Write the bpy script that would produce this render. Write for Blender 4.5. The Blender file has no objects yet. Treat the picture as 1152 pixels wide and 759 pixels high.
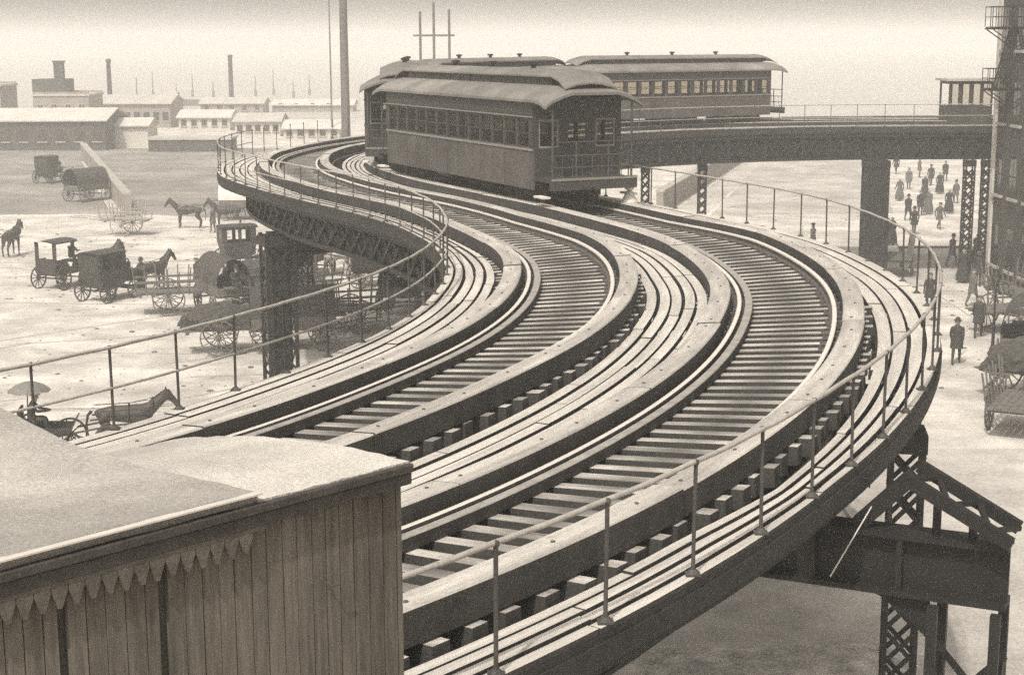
import bpy, bmesh, math, random
from mathutils import Vector, Matrix, Quaternion
random.seed(7)
R_ = math.radians
SC = bpy.context.scene
COL = SC.collection
DECK = 7.6            # height of the elevated deck above the street
CAMZ = 11.91

# ------------------------------------------------------------------ camera
F, YH, ROLL, CX, CY = 1753.0, 45.9, -0.004, 576.0, 379.5
PITCH = math.atan((CY - YH) / F)

def ray(px, py):
    x, y = px - CX, py - CY
    c, s = math.cos(ROLL), math.sin(ROLL)
    x, y = c * x + s * y, -s * x + c * y
    return Vector((x, F * math.cos(PITCH) - y * math.sin(PITCH), -(y * math.cos(PITCH) + F * math.sin(PITCH))))

def on_z(px, py, z=0.0):
    r = ray(px, py)
    k = (z - CAMZ) / r.z
    return Vector((r.x * k, r.y * k, z))

def at_y(px, py, Y):
    r = ray(px, py)
    k = Y / r.y
    return Vector((r.x * k, Y, CAMZ + r.z * k))

def make_camera():
    cd = bpy.data.cameras.new('camera')
    cam = bpy.data.objects.new('camera', cd)
    COL.objects.link(cam)
    fwd = Vector((0, math.cos(PITCH), -math.sin(PITCH)))
    rt = Vector((1, 0, 0))
    dn = Vector((0, -math.sin(PITCH), -math.cos(PITCH)))
    c, s = math.cos(ROLL), math.sin(ROLL)
    right = rt * c + dn * (-s)
    down = rt * s + dn * c
    up = -down
    m = Matrix(((right.x, up.x, -fwd.x, 0), (right.y, up.y, -fwd.y, 0), (right.z, up.z, -fwd.z, CAMZ), (0, 0, 0, 1)))
    cam.matrix_world = m
    cd.sensor_width = 36
    cd.lens = 36 * F / 1152.0
    cd.clip_start = 0.1
    cd.clip_end = 8000
    SC.camera = cam
make_camera()

# ------------------------------------------------------------------ materials
SEPIA = (1.0, 0.915, 0.815)

def mat(name, lum, var=0.35, scale=3.0, rough=0.85, bump=0.25, fine=60.0, stretch=None, metal=0.0, tint=SEPIA, spots=0.0, spec=0.3, grain=False, rand=0.0, stain=False):
    m = bpy.data.materials.new(name)
    m.use_nodes = True
    nt = m.node_tree
    N, L = nt.nodes, nt.links
    b = N['Principled BSDF']
    b.inputs['Roughness'].default_value = rough
    b.inputs['Metallic'].default_value = metal
    b.inputs['Specular IOR Level'].default_value = spec
    tc = N.new('ShaderNodeTexCoord')
    mp = N.new('ShaderNodeMapping')
    if stretch: mp.inputs['Scale'].default_value = stretch
    if grain:
        at = N.new('ShaderNodeAttribute'); at.attribute_name = 'grain'; L.new(at.outputs['Vector'], mp.inputs['Vector'])
    elif rand:
        oi0 = N.new('ShaderNodeObjectInfo'); sc0 = N.new('ShaderNodeVectorMath'); sc0.operation = 'ADD'
        mu0 = N.new('ShaderNodeMath'); mu0.operation = 'MULTIPLY'; mu0.inputs[1].default_value = 57.0
        L.new(oi0.outputs['Random'], mu0.inputs[0]); L.new(tc.outputs['Object'], sc0.inputs[0]); L.new(mu0.outputs[0], sc0.inputs[1]); L.new(sc0.outputs[0], mp.inputs['Vector'])
    else: L.new(tc.outputs['Object'], mp.inputs['Vector'])
    n1 = N.new('ShaderNodeTexNoise'); n1.inputs['Scale'].default_value = scale; n1.inputs['Detail'].default_value = 6; n1.inputs['Roughness'].default_value = .65
    n2 = N.new('ShaderNodeTexNoise'); n2.inputs['Scale'].default_value = fine; n2.inputs['Detail'].default_value = 3; n2.inputs['Roughness'].default_value = .7
    L.new(mp.outputs['Vector'], n1.inputs['Vector']); L.new(mp.outputs['Vector'], n2.inputs['Vector'])
    add = N.new('ShaderNodeMath'); add.operation = 'ADD'
    L.new(n1.outputs['Fac'], add.inputs[0]); L.new(n2.outputs['Fac'], add.inputs[1])
    rg = N.new('ShaderNodeMapRange')
    rg.inputs['From Min'].default_value = .68; rg.inputs['From Max'].default_value = 1.32
    rg.inputs['To Min'].default_value = lum * (1 - var); rg.inputs['To Max'].default_value = lum * (1 + var)
    L.new(add.outputs[0], rg.inputs['Value'])
    val = rg.outputs['Result']
    if spots:
        n3 = N.new('ShaderNodeTexNoise'); n3.inputs['Scale'].default_value = scale * .35; n3.inputs['Detail'].default_value = 8
        L.new(mp.outputs['Vector'], n3.inputs['Vector'])
        r3 = N.new('ShaderNodeMapRange'); r3.inputs['From Min'].default_value = .42; r3.inputs['From Max'].default_value = .62
        r3.inputs['To Min'].default_value = 1.0 - spots; r3.inputs['To Max'].default_value = 1.0
        L.new(n3.outputs['Fac'], r3.inputs['Value'])
        mu = N.new('ShaderNodeMath'); mu.operation = 'MULTIPLY'
        L.new(val, mu.inputs[0]); L.new(r3.outputs['Result'], mu.inputs[1]); val = mu.outputs[0]
    if rand:
        oi = N.new('ShaderNodeObjectInfo'); rr = N.new('ShaderNodeMapRange'); rr.inputs['To Min'].default_value = 1 - rand; rr.inputs['To Max'].default_value = 1 + rand
        L.new(oi.outputs['Random'], rr.inputs['Value']); mr = N.new('ShaderNodeMath'); mr.operation = 'MULTIPLY'
        L.new(val, mr.inputs[0]); L.new(rr.outputs['Result'], mr.inputs[1]); val = mr.outputs[0]
    if stain:      # oil dripped along the middle of the track
        sx = N.new('ShaderNodeSeparateXYZ'); L.new(tc.outputs['Object'], sx.inputs[0])
        ab = N.new('ShaderNodeMath'); ab.operation = 'ABSOLUTE'; sb0 = N.new('ShaderNodeMath'); sb0.operation = 'SUBTRACT'; sb0.inputs[1].default_value = .08
        L.new(sx.outputs['X'], sb0.inputs[0]); L.new(sb0.outputs[0], ab.inputs[0])
        r5 = N.new('ShaderNodeMapRange'); r5.inputs['From Min'].default_value = .05; r5.inputs['From Max'].default_value = .42; r5.inputs['To Min'].default_value = .55; r5.inputs['To Max'].default_value = 1.0
        L.new(ab.outputs[0], r5.inputs['Value']); m5 = N.new('ShaderNodeMath'); m5.operation = 'MULTIPLY'
        L.new(val, m5.inputs[0]); L.new(r5.outputs['Result'], m5.inputs[1]); val = m5.outputs[0]
    vm = N.new('ShaderNodeVectorMath'); vm.operation = 'SCALE'
    vm.inputs[0].default_value = tint
    L.new(val, vm.inputs['Scale'])
    L.new(vm.outputs['Vector'], b.inputs['Base Color'])
    if bump:
        bp = N.new('ShaderNodeBump'); bp.inputs['Strength'].default_value = bump; bp.inputs['Distance'].default_value = .02
        L.new(add.outputs[0], bp.inputs['Height']); L.new(bp.outputs['Normal'], b.inputs['Normal'])
    return m

M = {}
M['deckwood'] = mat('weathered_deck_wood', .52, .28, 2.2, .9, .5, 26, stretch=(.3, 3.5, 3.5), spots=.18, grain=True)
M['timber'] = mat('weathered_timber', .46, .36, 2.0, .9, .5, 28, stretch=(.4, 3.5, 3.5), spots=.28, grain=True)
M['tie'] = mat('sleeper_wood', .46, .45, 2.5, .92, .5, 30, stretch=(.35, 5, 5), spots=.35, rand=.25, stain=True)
M['sideshade'] = mat('shaded_wood_side', .045, .5, 3, .9, .4, 40)  # shade painted into the sides of sleepers and planks, tops stay pale
M['timbershade'] = mat('shaded_guard_timber_side', .045, .5, 2.5, .9, .4, 40)  # guard timber sides coloured dark to stand for shade
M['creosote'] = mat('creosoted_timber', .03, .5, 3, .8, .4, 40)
M['railhead'] = mat('polished_rail', .85, .1, 4, .4, 0, 60, metal=.4)
M['railweb'] = mat('rusty_rail', .09, .4, 6, .8, .3, 60)
M['iron'] = mat('painted_iron', .014, .5, 3, .6, .2, 50)
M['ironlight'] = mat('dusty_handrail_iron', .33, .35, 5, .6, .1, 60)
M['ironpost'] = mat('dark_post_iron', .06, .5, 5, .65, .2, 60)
M['street'] = mat('pale_dirt_street', .56, .36, .9, .95, .5, 11, spots=.3)
M['pave'] = mat('stone_pavement', .45, .35, .5, .9, .3, 12, spots=.2)
M['park'] = mat('trodden_park_ground', .26, .45, .35, .95, .4, 8, spots=.3)
M['square'] = mat('pale_square_ground', .42, .4, .5, .95, .4, 8, spots=.25)
M['water'] = mat('river_water', .42, .15, .02, .35, .1, .3, stretch=(1, 4, 1))
M['shedwall'] = mat('brown_shed_boards', .115, .5, 3.0, .85, .3, 30, stretch=(1, 1, .08), tint=(1.0, .87, .72))
M['valance'] = mat('valance_boards', .10, .4, 8, .8, .3, 60, tint=(1.0, .87, .72))
M['shedtrim'] = mat('dark_shed_trim', .05, .5, 8, .7, .3, 60, tint=(1.0, .88, .75))
M['roofpale'] = mat('pale_gravel_roof', .50, .33, 1.6, .95, .5, 55, spots=.2)
M['roofgrey'] = mat('worn_gravel_roof', .36, .36, 1.4, .95, .5, 50, spots=.3)
M['flash'] = mat('zinc_flashing', .5, .12, 6, .5, .05, 60)
M['carbody'] = mat('brown_car_paint', .05, .4, 1.5, .6, .12, 30, spots=.25, tint=(1, .9, .78))
M['carpanel'] = mat('faded_car_panel', .09, .35, 1.5, .65, .12, 30, spots=.25, tint=(1, .9, .8))
M['cartrim'] = mat('car_belt_moulding', .2, .2, 4, .6, .05, 40)
M['carroof'] = mat('pale_canvas_roof', .22, .4, 1.2, .85, .15, 25, spots=.3)
M['darkpaint'] = mat('black_carriage_paint', .035, .5, 4, .45, .1, 40)
M['brownpaint'] = mat('brown_wagon_wood', .12, .5, 4, .8, .25, 40)
M['greywood'] = mat('grey_wagon_wood', .27, .4, 4, .85, .25, 40)
M['canvas'] = mat('pale_canvas', .6, .2, 3, .9, .2, 50)
M['horsedark'] = mat('dark_bay_coat', .05, .4, 4, .6, .05, 40, tint=(1, .85, .7))
M['horsepale'] = mat('pale_grey_coat', .4, .25, 4, .65, .05, 40)
M['hair'] = mat('black_hair', .02, .4, 8, .7, .2, 60)
M['cloth_dark'] = mat('dark_wool', .035, .4, 6, .9, .1, 60)
M['cloth_mid'] = mat('brown_wool', .1, .4, 6, .9, .1, 60)
M['cloth_pale'] = mat('pale_linen', .5, .2, 6, .9, .1, 60)
M['skin'] = mat('skin', .36, .1, 6, .6, .0, 60, tint=(1, .8, .66))
M['brick'] = mat('dark_brick', .055, .4, .8, .9, .2, 20, tint=(1, .88, .76))
M['brickmid'] = mat('brown_brick', .24, .35, .6, .9, .2, 18, tint=(1, .89, .78))
M['stucco'] = mat('pale_wall', .48, .2, .6, .9, .1, 14)
M['greyroof'] = mat('grey_tin_roof', .40, .25, .4, .7, .1, 12)
M['parasol'] = mat('tan_parasol_cloth', .16, .4, 4, .9, .1, 50)
M['hay'] = mat('dark_hay_load', .06, .6, 6, .95, .8, 40)
M['stone'] = mat('granite', .33, .3, 2, .9, .3, 25)
M['wire'] = mat('pale_wire', .5, .2, 5, .5, 0, 60)

def glass_mat(name, lum, trans):
    m = bpy.data.materials.new(name); m.use_nodes = True
    nt = m.node_tree; N, L = nt.nodes, nt.links
    for n in list(N): N.remove(n)
    out = N.new('ShaderNodeOutputMaterial')
    t = N.new('ShaderNodeBsdfTransparent'); t.inputs['Color'].default_value = (.9, .87, .82, 1)
    g = N.new('ShaderNodeBsdfPrincipled'); g.inputs['Base Color'].default_value = (lum, lum * .92, lum * .84, 1); g.inputs['Roughness'].default_value = .08
    mx = N.new('ShaderNodeMixShader'); mx.inputs[0].default_value = 1 - trans
    L.new(t.outputs[0], mx.inputs[1]); L.new(g.outputs[0], mx.inputs[2]); L.new(mx.outputs[0], out.inputs['Surface'])
    return m
M['glass'] = glass_mat('window_glass', .05, .9)
M['darkglass'] = glass_mat('dark_window_glass', .03, .05)

# ------------------------------------------------------------------ mesh builder
class MB:
    def __init__(self): self.v = []; self.f = []; self.mi = []; self.g = {}
    def quadgrid(self, rows, mi=0, close=False):
        """rows: list of equal-length point lists; joins successive rows"""
        b = len(self.v); n = len(rows[0])
        for r in rows: self.v += [tuple(p) for p in r]
        for i in range(len(rows) - 1):
            for j in range(n if close else n - 1):
                k = (j + 1) % n
                self.f.append((b + i * n + j, b + i * n + k, b + (i + 1) * n + k, b + (i + 1) * n + j)); self.mi.append(mi)
    def poly(self, pts, mi=0):
        b = len(self.v); self.v += [tuple(p) for p in pts]; self.f.append(tuple(range(b, b + len(pts)))); self.mi.append(mi)
    def hexa(self, p, mi=0):
        """8 points: bottom 4 ccw, top 4 ccw"""
        b = len(self.v); self.v += [tuple(q) for q in p]
        for q in ((3, 2, 1, 0), (4, 5, 6, 7), (0, 1, 5, 4), (1, 2, 6, 5), (2, 3, 7, 6), (3, 0, 4, 7)):
            self.f.append(tuple(b + i for i in q)); self.mi.append(mi)
    def box(self, x0, x1, y0, y1, z0, z1, mi=0):
        self.hexa([(x0, y0, z0), (x1, y0, z0), (x1, y1, z0), (x0, y1, z0), (x0, y0, z1), (x1, y0, z1), (x1, y1, z1), (x0, y1, z1)], mi)
    def bar(self, a, b, w, h=None, up=(0, 0, 1), mi=0):
        a, b = Vector(a), Vector(b); h = h or w
        d = (b - a).normalized(); u = Vector(up)
        if abs(d.dot(u)) > .98: u = Vector((1, 0, 0))
        s = d.cross(u).normalized() * (w / 2); t = s.cross(d).normalized() * (h / 2)
        self.hexa([a - s - t, a + s - t, b + s - t, b - s - t, a - s + t, a + s + t, b + s + t, b - s + t], mi)
    def tube(self, pts, r, n=8, mi=0, r1=None, caps=True):
        pts = [Vector(p) for p in pts]; rows = []
        prev = None
        for i, p in enumerate(pts):
            d = (pts[min(i + 1, len(pts) - 1)] - pts[max(i - 1, 0)]).normalized()
            if prev is None:
                u = Vector((0, 0, 1)) if abs(d.z) < .95 else Vector((1, 0, 0))
                u = (u - d * u.dot(d)).normalized()
            else:
                u = (prev - d * prev.dot(d)).normalized()
            prev = u
            w = d.cross(u)
            rr = r if r1 is None else r + (r1 - r) * i / (len(pts) - 1)
            rows.append([p + (u * math.cos(2 * math.pi * k / n) + w * math.sin(2 * math.pi * k / n)) * rr for k in range(n)])
        self.quadgrid(rows, mi, True)
        if caps:
            self.poly(rows[0][::-1], mi); self.poly(rows[-1], mi)
    def lathe(self, prof, c=(0, 0, 0), n=12, mi=0, axis='Z'):
        rows = []
        for r, z in prof:
            row = []
            for k in range(n):
                a = 2 * math.pi * k / n
                p = (r * math.cos(a), r * math.sin(a), z)
                if axis == 'Y': p = (p[0], p[2], p[1])
                if axis == 'X': p = (p[2], p[0], p[1])
                row.append((p[0] + c[0], p[1] + c[1], p[2] + c[2]))
            rows.append(row)
        self.quadgrid(rows, mi, True)
    def mesh(self, name, mats, smooth=False):
        me = bpy.data.meshes.new(name)
        me.from_pydata([tuple(p) for p in self.v], [], self.f); me.update()
        for m in (mats if isinstance(mats, (list, tuple)) else [mats]): me.materials.append(m)
        me.polygons.foreach_set('material_index', self.mi)
        if self.g:
            at = me.attributes.new('grain', 'FLOAT_VECTOR', 'POINT'); fl = []
            for i, p in enumerate(self.v): fl += list(self.g.get(i, p))
            at.data.foreach_set('vector', fl)
        bm = bmesh.new(); bm.from_mesh(me); bmesh.ops.recalc_face_normals(bm, faces=bm.faces); bm.to_mesh(me); bm.free()
        if smooth: me.polygons.foreach_set('use_smooth', [True] * len(me.polygons))
        return me
    def build(self, name, mats, parent=None, smooth=False):
        return link(name, self.mesh(name, mats, smooth), parent)

def link(name, me, parent=None):
    o = bpy.data.objects.new(name, me); COL.objects.link(o)
    if parent: o.parent = parent
    return o

def tag(o, label=None, cat=None, group=None, kind=None):
    if label: o['label'] = label
    if cat: o['category'] = cat
    if group: o['group'] = group
    if kind: o['kind'] = kind
    return o

def thing(name, label, cat, loc=(0, 0, 0), rz=0.0, group=None):
    o = bpy.data.objects.new(name, None); COL.objects.link(o)
    o.location = loc; o.rotation_euler = (0, 0, rz); o.empty_display_size = .2
    return tag(o, label, cat, group)

def dup(root, loc, rz, label=None, group=None):
    def cp(o, parent):
        c = o.copy(); COL.objects.link(c)
        if parent: c.parent = parent
        for ch in kids.get(o.name, []): cp(ch, c)
        return c
    kids = {}
    for o in COL.objects:
        if o.parent: kids.setdefault(o.parent.name, []).append(o)
    r = cp(root, None); r.location = loc; r.rotation_euler = (0, 0, rz)
    if label: r['label'] = label
    if group: r['group'] = group
    return r

def bevel(o, w=.01, seg=1):
    md = o.modifiers.new('bevel', 'BEVEL'); md.width = w; md.segments = seg; md.limit_method = 'ANGLE'
    return o

# ------------------------------------------------------------------ alignments
class Path:
    def __init__(self, pts, step=.25, smooth=30):
        P = [Vector(p) for p in pts]; out = []
        for i in range(len(P) - 1):
            p0 = P[max(i - 1, 0)]; p1 = P[i]; p2 = P[i + 1]; p3 = P[min(i + 2, len(P) - 1)]
            for k in range(24):
                t = k / 24
                out.append(.5 * ((2 * p1) + (p2 - p0) * t + (2 * p0 - 5 * p1 + 4 * p2 - p3) * t * t + (3 * p1 - p0 - 3 * p2 + p3) * t ** 3))
        out.append(P[-1])
        Q = self.resample(out, step)
        for _ in range(smooth):
            Q = [Q[0]] + [(Q[i - 1] + Q[i] * 2 + Q[i + 1]) / 4 for i in range(1, len(Q) - 1)] + [Q[-1]]
        self.q = self.resample(Q, step); self.step = step
        self.len = step * (len(self.q) - 1)
    @staticmethod
    def resample(P, step):
        out = [P[0].copy()]; acc = 0.0
        for i in range(len(P) - 1):
            d = P[i + 1] - P[i]; l = d.length
            if l == 0: continue
            pos = step - acc
            while pos <= l:
                out.append(P[i] + d * (pos / l)); pos += step
            acc = l - (pos - step)
        return out
    def at(self, s):
        k = max(0, min(s / self.step, len(self.q) - 1.001)); i = int(k); t = k - i
        return self.q[i].lerp(self.q[i + 1], t)
    def dir(self, s):
        return (self.at(s + .4) - self.at(s - .4)).normalized()
    def nrm(self, s):
        d = self.dir(s); return Vector((d.y, -d.x))
    def off(self, s, u):
        return self.at(s) + self.nrm(s) * u
    def s_at_y(self, Y, start=0):
        for i, p in enumerate(self.q):
            if i * self.step >= start and p.y >= Y: return i * self.step
        return self.len

def arc(cx, cy, r, a0, a1, n):
    return [(cx - r * math.cos(R_(a0 + (a1 - a0) * i / n)), cy + r * math.sin(R_(a0 + (a1 - a0) * i / n))) for i in range(n + 1)]

LPTS = [(-12, 6.2), (-9, 8.2), (-6.6, 10.5), (-4.5, 13), (-3.05, 14.9), (-1.98, 16.6), (-1.1, 18.4), (-.45, 19.9), (.0, 21.1), (.5, 22.9), (.88, 25), (1.05, 27.2), (1.05, 29), (.85, 31),
        (.28, 33.2), (-.4, 35.4), (-1.25, 37.8), (-2.4, 40.4), (-4.4, 44.1), (-6.1, 48.3), (-7.2, 52.2), (-7.75, 57)] + arc(-7.75 + 26, 57, 26, 8, 90, 14)[0:] + [(24, 83), (30, 83), (36, 83)]
RPTS = [(-9.5, 4.8), (-6.2, 6.9), (-3.8, 8.75), (-2.15, 10.45), (-.68, 12.15), (.12, 13.25), (.9, 14.5), (1.5, 15.6), (1.95, 16.5), (2.45, 17.6), (3.2, 19.6), (3.8, 21.7), (4.3, 24), (4.55, 25.7), (4.65, 27.5),
        (4.6, 29.2), (4.42, 31.3), (4.0, 33.3), (3.25, 35.4), (2.7, 36.8), (1.9, 38.9), (.15, 42.5), (-1.55, 46), (-2.9, 49.7), (-3.75, 53.3), (-4.05, 57)] + arc(-4.05 + 22.8, 57, 22.8, 8, 90, 14) + [(24, 79.8), (30, 79.8), (36, 79.8)]
LP = Path(LPTS); RP = Path(RPTS)

def tilt(P, s):
    Y = P.at(s).y
    return .10 * max(0, min(1, (36 - Y) / 4.0))
def P3(P, s, u, z, cant=True):
    p = P.off(s, u)
    zz = DECK + z + (tilt(P, s) * (u + .735) / 1.47 if cant else 0)
    return Vector((p.x, p.y, zz))
def lin(tab):
    def f(Y):
        if Y <= tab[0][0]: return tab[0][1]
        for (a, va), (b, vb) in zip(tab, tab[1:]):
            if Y <= b: return va + (vb - va) * (Y - a) / (b - a)
        return tab[-1][1]
    return f

def sweep(mb, P, s0, s1, prof, step=.5, cant=True, mi=0, caps=True, uf=None):
    """prof: closed list of (u, z); uf(s) adds to u"""
    n = max(2, int((s1 - s0) / step)); rows = []
    for i in range(n + 1):
        s = s0 + (s1 - s0) * i / n
        du = uf(s) if uf else 0
        rows.append([P3(P, s, u + du, z, cant) for u, z in prof])
    mis = mi if isinstance(mi, (list, tuple)) else [mi] * len(prof)
    b = len(mb.v); m = len(prof)
    go = random.uniform(0, 50)
    for i, r in enumerate(rows):
        sg_ = s0 + (s1 - s0) * i / n
        for j, p in enumerate(r): mb.g[len(mb.v)] = (sg_ + go, prof[j][0] + go, prof[j][1]); mb.v.append(tuple(p))
    for i in range(n):
        for j in range(m):
            k = (j + 1) % m
            mb.f.append((b + i * m + j, b + i * m + k, b + (i + 1) * m + k, b + (i + 1) * m + j)); mb.mi.append(mis[j])
    if caps:
        mb.poly(rows[0][::-1], mis[0]); mb.poly(rows[-1], mis[0])

def rect(u0, u1, z0, z1): return [(u0, z0), (u1, z0), (u1, z1), (u0, z1)]

# ------------------------------------------------------------------ tracks
def make_track(P, label, s0, s1, s_mid, n_ind):
    t = thing('railway_track', label, 'railway track', (0, 0, 0), 0, 'railway tracks on the viaduct')
    for side in (-1, 1):
        mb = MB(); c = side * .735
        prof = [(c - .07, .0), (c + .07, .0), (c + .07, .018), (c + .014, .035), (c + .014, .105), (c + .034, .115), (c + .034, .145), (c + .022, .153),
                (c - .022, .153), (c - .034, .145), (c - .034, .115), (c - .014, .105), (c - .014, .035), (c - .07, .018)]
        mi = [0] * 14
        for k in (5, 6, 7, 8, 9, 10): mi[k] = 1
        mi[5] = mi[10] = 0
        sweep(mb, P, s0, s1, prof, .35, mi=mi)
        mb.build('rail', [M['railweb'], M['railhead']], t)
    # outer guard timbers, in butted lengths
    for name, u0, u1, h in (('guard_timber', -1.20, -.87, .29), ('guard_timber', .86, 1.17, .29)):
        mb = MB(); s = s0
        while s < s1 - .5:
            e = min(s + random.uniform(3.6, 5.4), s1)
            dz = random.uniform(-.014, .014); du = random.uniform(-.012, .012); a_, b_ = u0 + du, u1 + du
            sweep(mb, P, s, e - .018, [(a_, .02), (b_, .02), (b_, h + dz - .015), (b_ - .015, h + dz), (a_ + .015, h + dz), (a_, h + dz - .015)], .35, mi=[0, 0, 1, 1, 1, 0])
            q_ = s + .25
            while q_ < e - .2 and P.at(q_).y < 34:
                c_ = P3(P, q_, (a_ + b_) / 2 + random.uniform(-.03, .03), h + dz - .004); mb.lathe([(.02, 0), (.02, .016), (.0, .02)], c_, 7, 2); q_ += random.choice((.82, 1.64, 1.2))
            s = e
        mb.build(name, [M['timbershade'], M['timber'], M['railweb']], t)
    mb = MB(); sweep(mb, P, s0, s1, [(-.645, .004), (-.525, .004), (-.525, .125), (-.535, .135), (-.635, .135), (-.645, .125)], .35, mi=[0, 0, 1, 1, 1, 0])
    mb.build('inner_guard_rail', [M['timbershade'], M['greywood']], t)
    # sleepers
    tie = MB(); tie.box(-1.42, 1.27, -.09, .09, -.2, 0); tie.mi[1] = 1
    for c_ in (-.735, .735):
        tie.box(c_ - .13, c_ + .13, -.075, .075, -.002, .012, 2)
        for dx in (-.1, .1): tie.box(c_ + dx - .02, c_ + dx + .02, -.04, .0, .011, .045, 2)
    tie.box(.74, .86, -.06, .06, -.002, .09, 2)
    me = tie.mesh('sleeper', [M['sideshade'], M['tie'], M['railweb']])
    rest = MB()
    s = s_mid; k = 0
    while s < s1:
        if k < n_ind:
            o = link('sleeper', me, t)
            c = P3(P, s, random.uniform(-.05, .05), random.uniform(-.004, .0))
            d = P.dir(s); nn = P.nrm(s); tl = tilt(P, s) / 1.47
            xa = Vector((nn.x, nn.y, tl)).normalized(); ya = Vector((d.x, d.y, 0)); za = xa.cross(ya).normalized(); ya = za.cross(xa)
            j = random.uniform(-.02, .02)
            m = Matrix((xa, ya, za)).transposed().to_4x4(); m.translation = c
            o.matrix_local = m @ Matrix.Rotation(j, 4, 'Z') @ Matrix.Scale(random.uniform(.98, 1.03), 4, (1, 0, 0)) @ Matrix.Scale(random.uniform(.9, 1.1), 4, (0, 1, 0))
        else:
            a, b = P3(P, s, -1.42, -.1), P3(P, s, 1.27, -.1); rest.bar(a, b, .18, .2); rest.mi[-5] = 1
        s += .41 * random.uniform(.96, 1.04); k += 1
    s = s_mid - .4
    while s > s0:
        a, b = P3(P, s, -1.42, -.1), P3(P, s, 1.27, -.1); rest.bar(a, b, .18, .2); rest.mi[-5] = 1; s -= .4
    r = rest.build('far_sleepers', [M['sideshade'], M['tie']], t); tag(r, kind='stuff')
    return t

make_track(RP, 'right hand railway track, the one the train stands on', 0, RP.len, RP.s_at_y(11.4), 100)
make_track(LP, 'left hand railway track, the empty one curving round outside the train', 0, LP.len, LP.s_at_y(15.6), 100)

# ------------------------------------------------------------------ walkways
def walkway(P, label, s0, s1, u_in, u_out, nplank, z=.05, side=1, edge=True):
    t = thing('walkway', label, 'walkway', (0, 0, 0), 0, 'plank walkways beside the tracks')
    pk = MB(); gap = .05
    for k in range(nplank):
        s = s0
        while s < s1 - .3:
            e = min(s + random.uniform(3.2, 5.2), s1)
            n = max(2, int((e - s) / .35)); rows = []
            dz = random.uniform(-.011, .011); du = random.uniform(-.009, .009); go = random.uniform(0, 60)
            for i in range(n + 1):
                q = s + (e - .02 - s) * i / n
                Y = P.at(q).y; a, b = u_in(Y), u_out(Y)
                w = (b - a) / nplank
                g = gap if b > a else -gap
                ua = a + w * k + g / 2 + du; ub = a + w * (k + 1) - g / 2 + du
                rows.append([P3(P, q, ua, z - .055, False), P3(P, q, ub, z - .055, False), P3(P, q, ub, z + dz, False), P3(P, q, ua, z + dz, False)])
            b0 = len(pk.v)
            for i in range(n + 1):
                for j in range(4): pk.g[b0 + i * 4 + j] = (go + (e - s) * i / n, go + k + (.0, .2, .2, .0)[j], (0, 0, .06, .06)[j])
            m0 = len(pk.mi); pk.quadgrid(rows, 0, True); pk.poly(rows[0][::-1]); pk.poly(rows[-1])
            for j in range(m0, len(pk.mi)):
                if j >= len(pk.mi) - 2 or (j - m0) % 4 != 2: pk.mi[j] = 1  # every face but the top painted dark so the gaps look shaded
            s = e
    pk.build('planking', [M['deckwood'], M['sideshade']], t)
    for k in range(nplank + 1):  # dark strips added below the plank gaps so they show black
        sb_ = MB(); rows = []; n = int((s1 - s0) / .5)
        for i in range(n + 1):
            q = s0 + (s1 - s0) * i / n; Y = P.at(q).y; a, b = u_in(Y), u_out(Y); c_ = a + (b - a) * k / nplank
            if k in (0, nplank): c_ += (.05 if k == 0 else -.05) * side
            rows.append([P3(P, q, c_ - .05, z - .3, False), P3(P, q, c_ + .05, z - .3, False), P3(P, q, c_ + .05, z - .12, False), P3(P, q, c_ - .05, z - .12, False)])
        sb_.quadgrid(rows, 0, True); sb_.build('gap_strip', M['creosote'], t)
    # joists below
    s = s0 + .3
    while s < s1:
        Y = P.at(s).y
        jb = MB(); jb.bar(P3(P, s, u_in(Y) - .05 * side, z - .115, False), P3(P, s, u_out(Y) - .04 * side, z - .115, False), .1, .115); s += 1.25
        jb.build('joist', M['creosote'], t)
    if edge:
        eb = MB(); n = int((s1 - s0) / .4); rows = []
        for i in range(n + 1):
            s = s0 + (s1 - s0) * i / n; Y = P.at(s).y; u = u_out(Y)
            rows.append([P3(P, s, u - .13 * side, z - .36, False), P3(P, s, u - .02 * side, z - .36, False), P3(P, s, u - .02 * side, z - .06, False), P3(P, s, u - .13 * side, z - .06, False)])
        eb.quadgrid(rows, 0, True); eb.poly(rows[0][::-1]); eb.poly(rows[-1])
        eb.build('edge_beam', M['creosote'], t)
    return t

r_out = lin([(9, 1.95), (13, 1.92), (15.5, 1.95), (18, 2.05), (22, 2.25), (27, 2.35), (34, 2.45), (60, 2.4)])
r_in = lin([(9, 1.30), (13.6, 1.33), (15, 1.48), (18, 1.43), (21, 1.34), (25, 1.30)])
l_out = lin([(6, -2.35), (18, -2.4), (26, -2.35), (31, -2.25), (34, -1.95), (37, -1.85), (44, -1.95), (47, -2.15), (51, -2.55), (55, -2.7), (60, -2.5), (64, -2.3), (70, -2.3)])
l_in = lambda Y: -1.35
S_R_END = RP.s_at_y(9.4)
walkway(RP, 'plank walkway along the outer right edge of the curve beside the iron railing', S_R_END, RP.len, r_in, r_out, 4, .10, 1)
walkway(LP, 'plank walkway along the left edge of the viaduct above the carriages', 0, LP.len, l_in, l_out, 5, .05, -1)
walkway(RP, 'middle plank walkway between the two railway tracks', 0, RP.len, lambda Y: -1.23, lin([(8, -2.1), (14, -2.2), (24, -2.24), (28, -2.33), (36, -2.1), (45, -2.0), (60, -2.05)]), 5, .05, -1, False)

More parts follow.
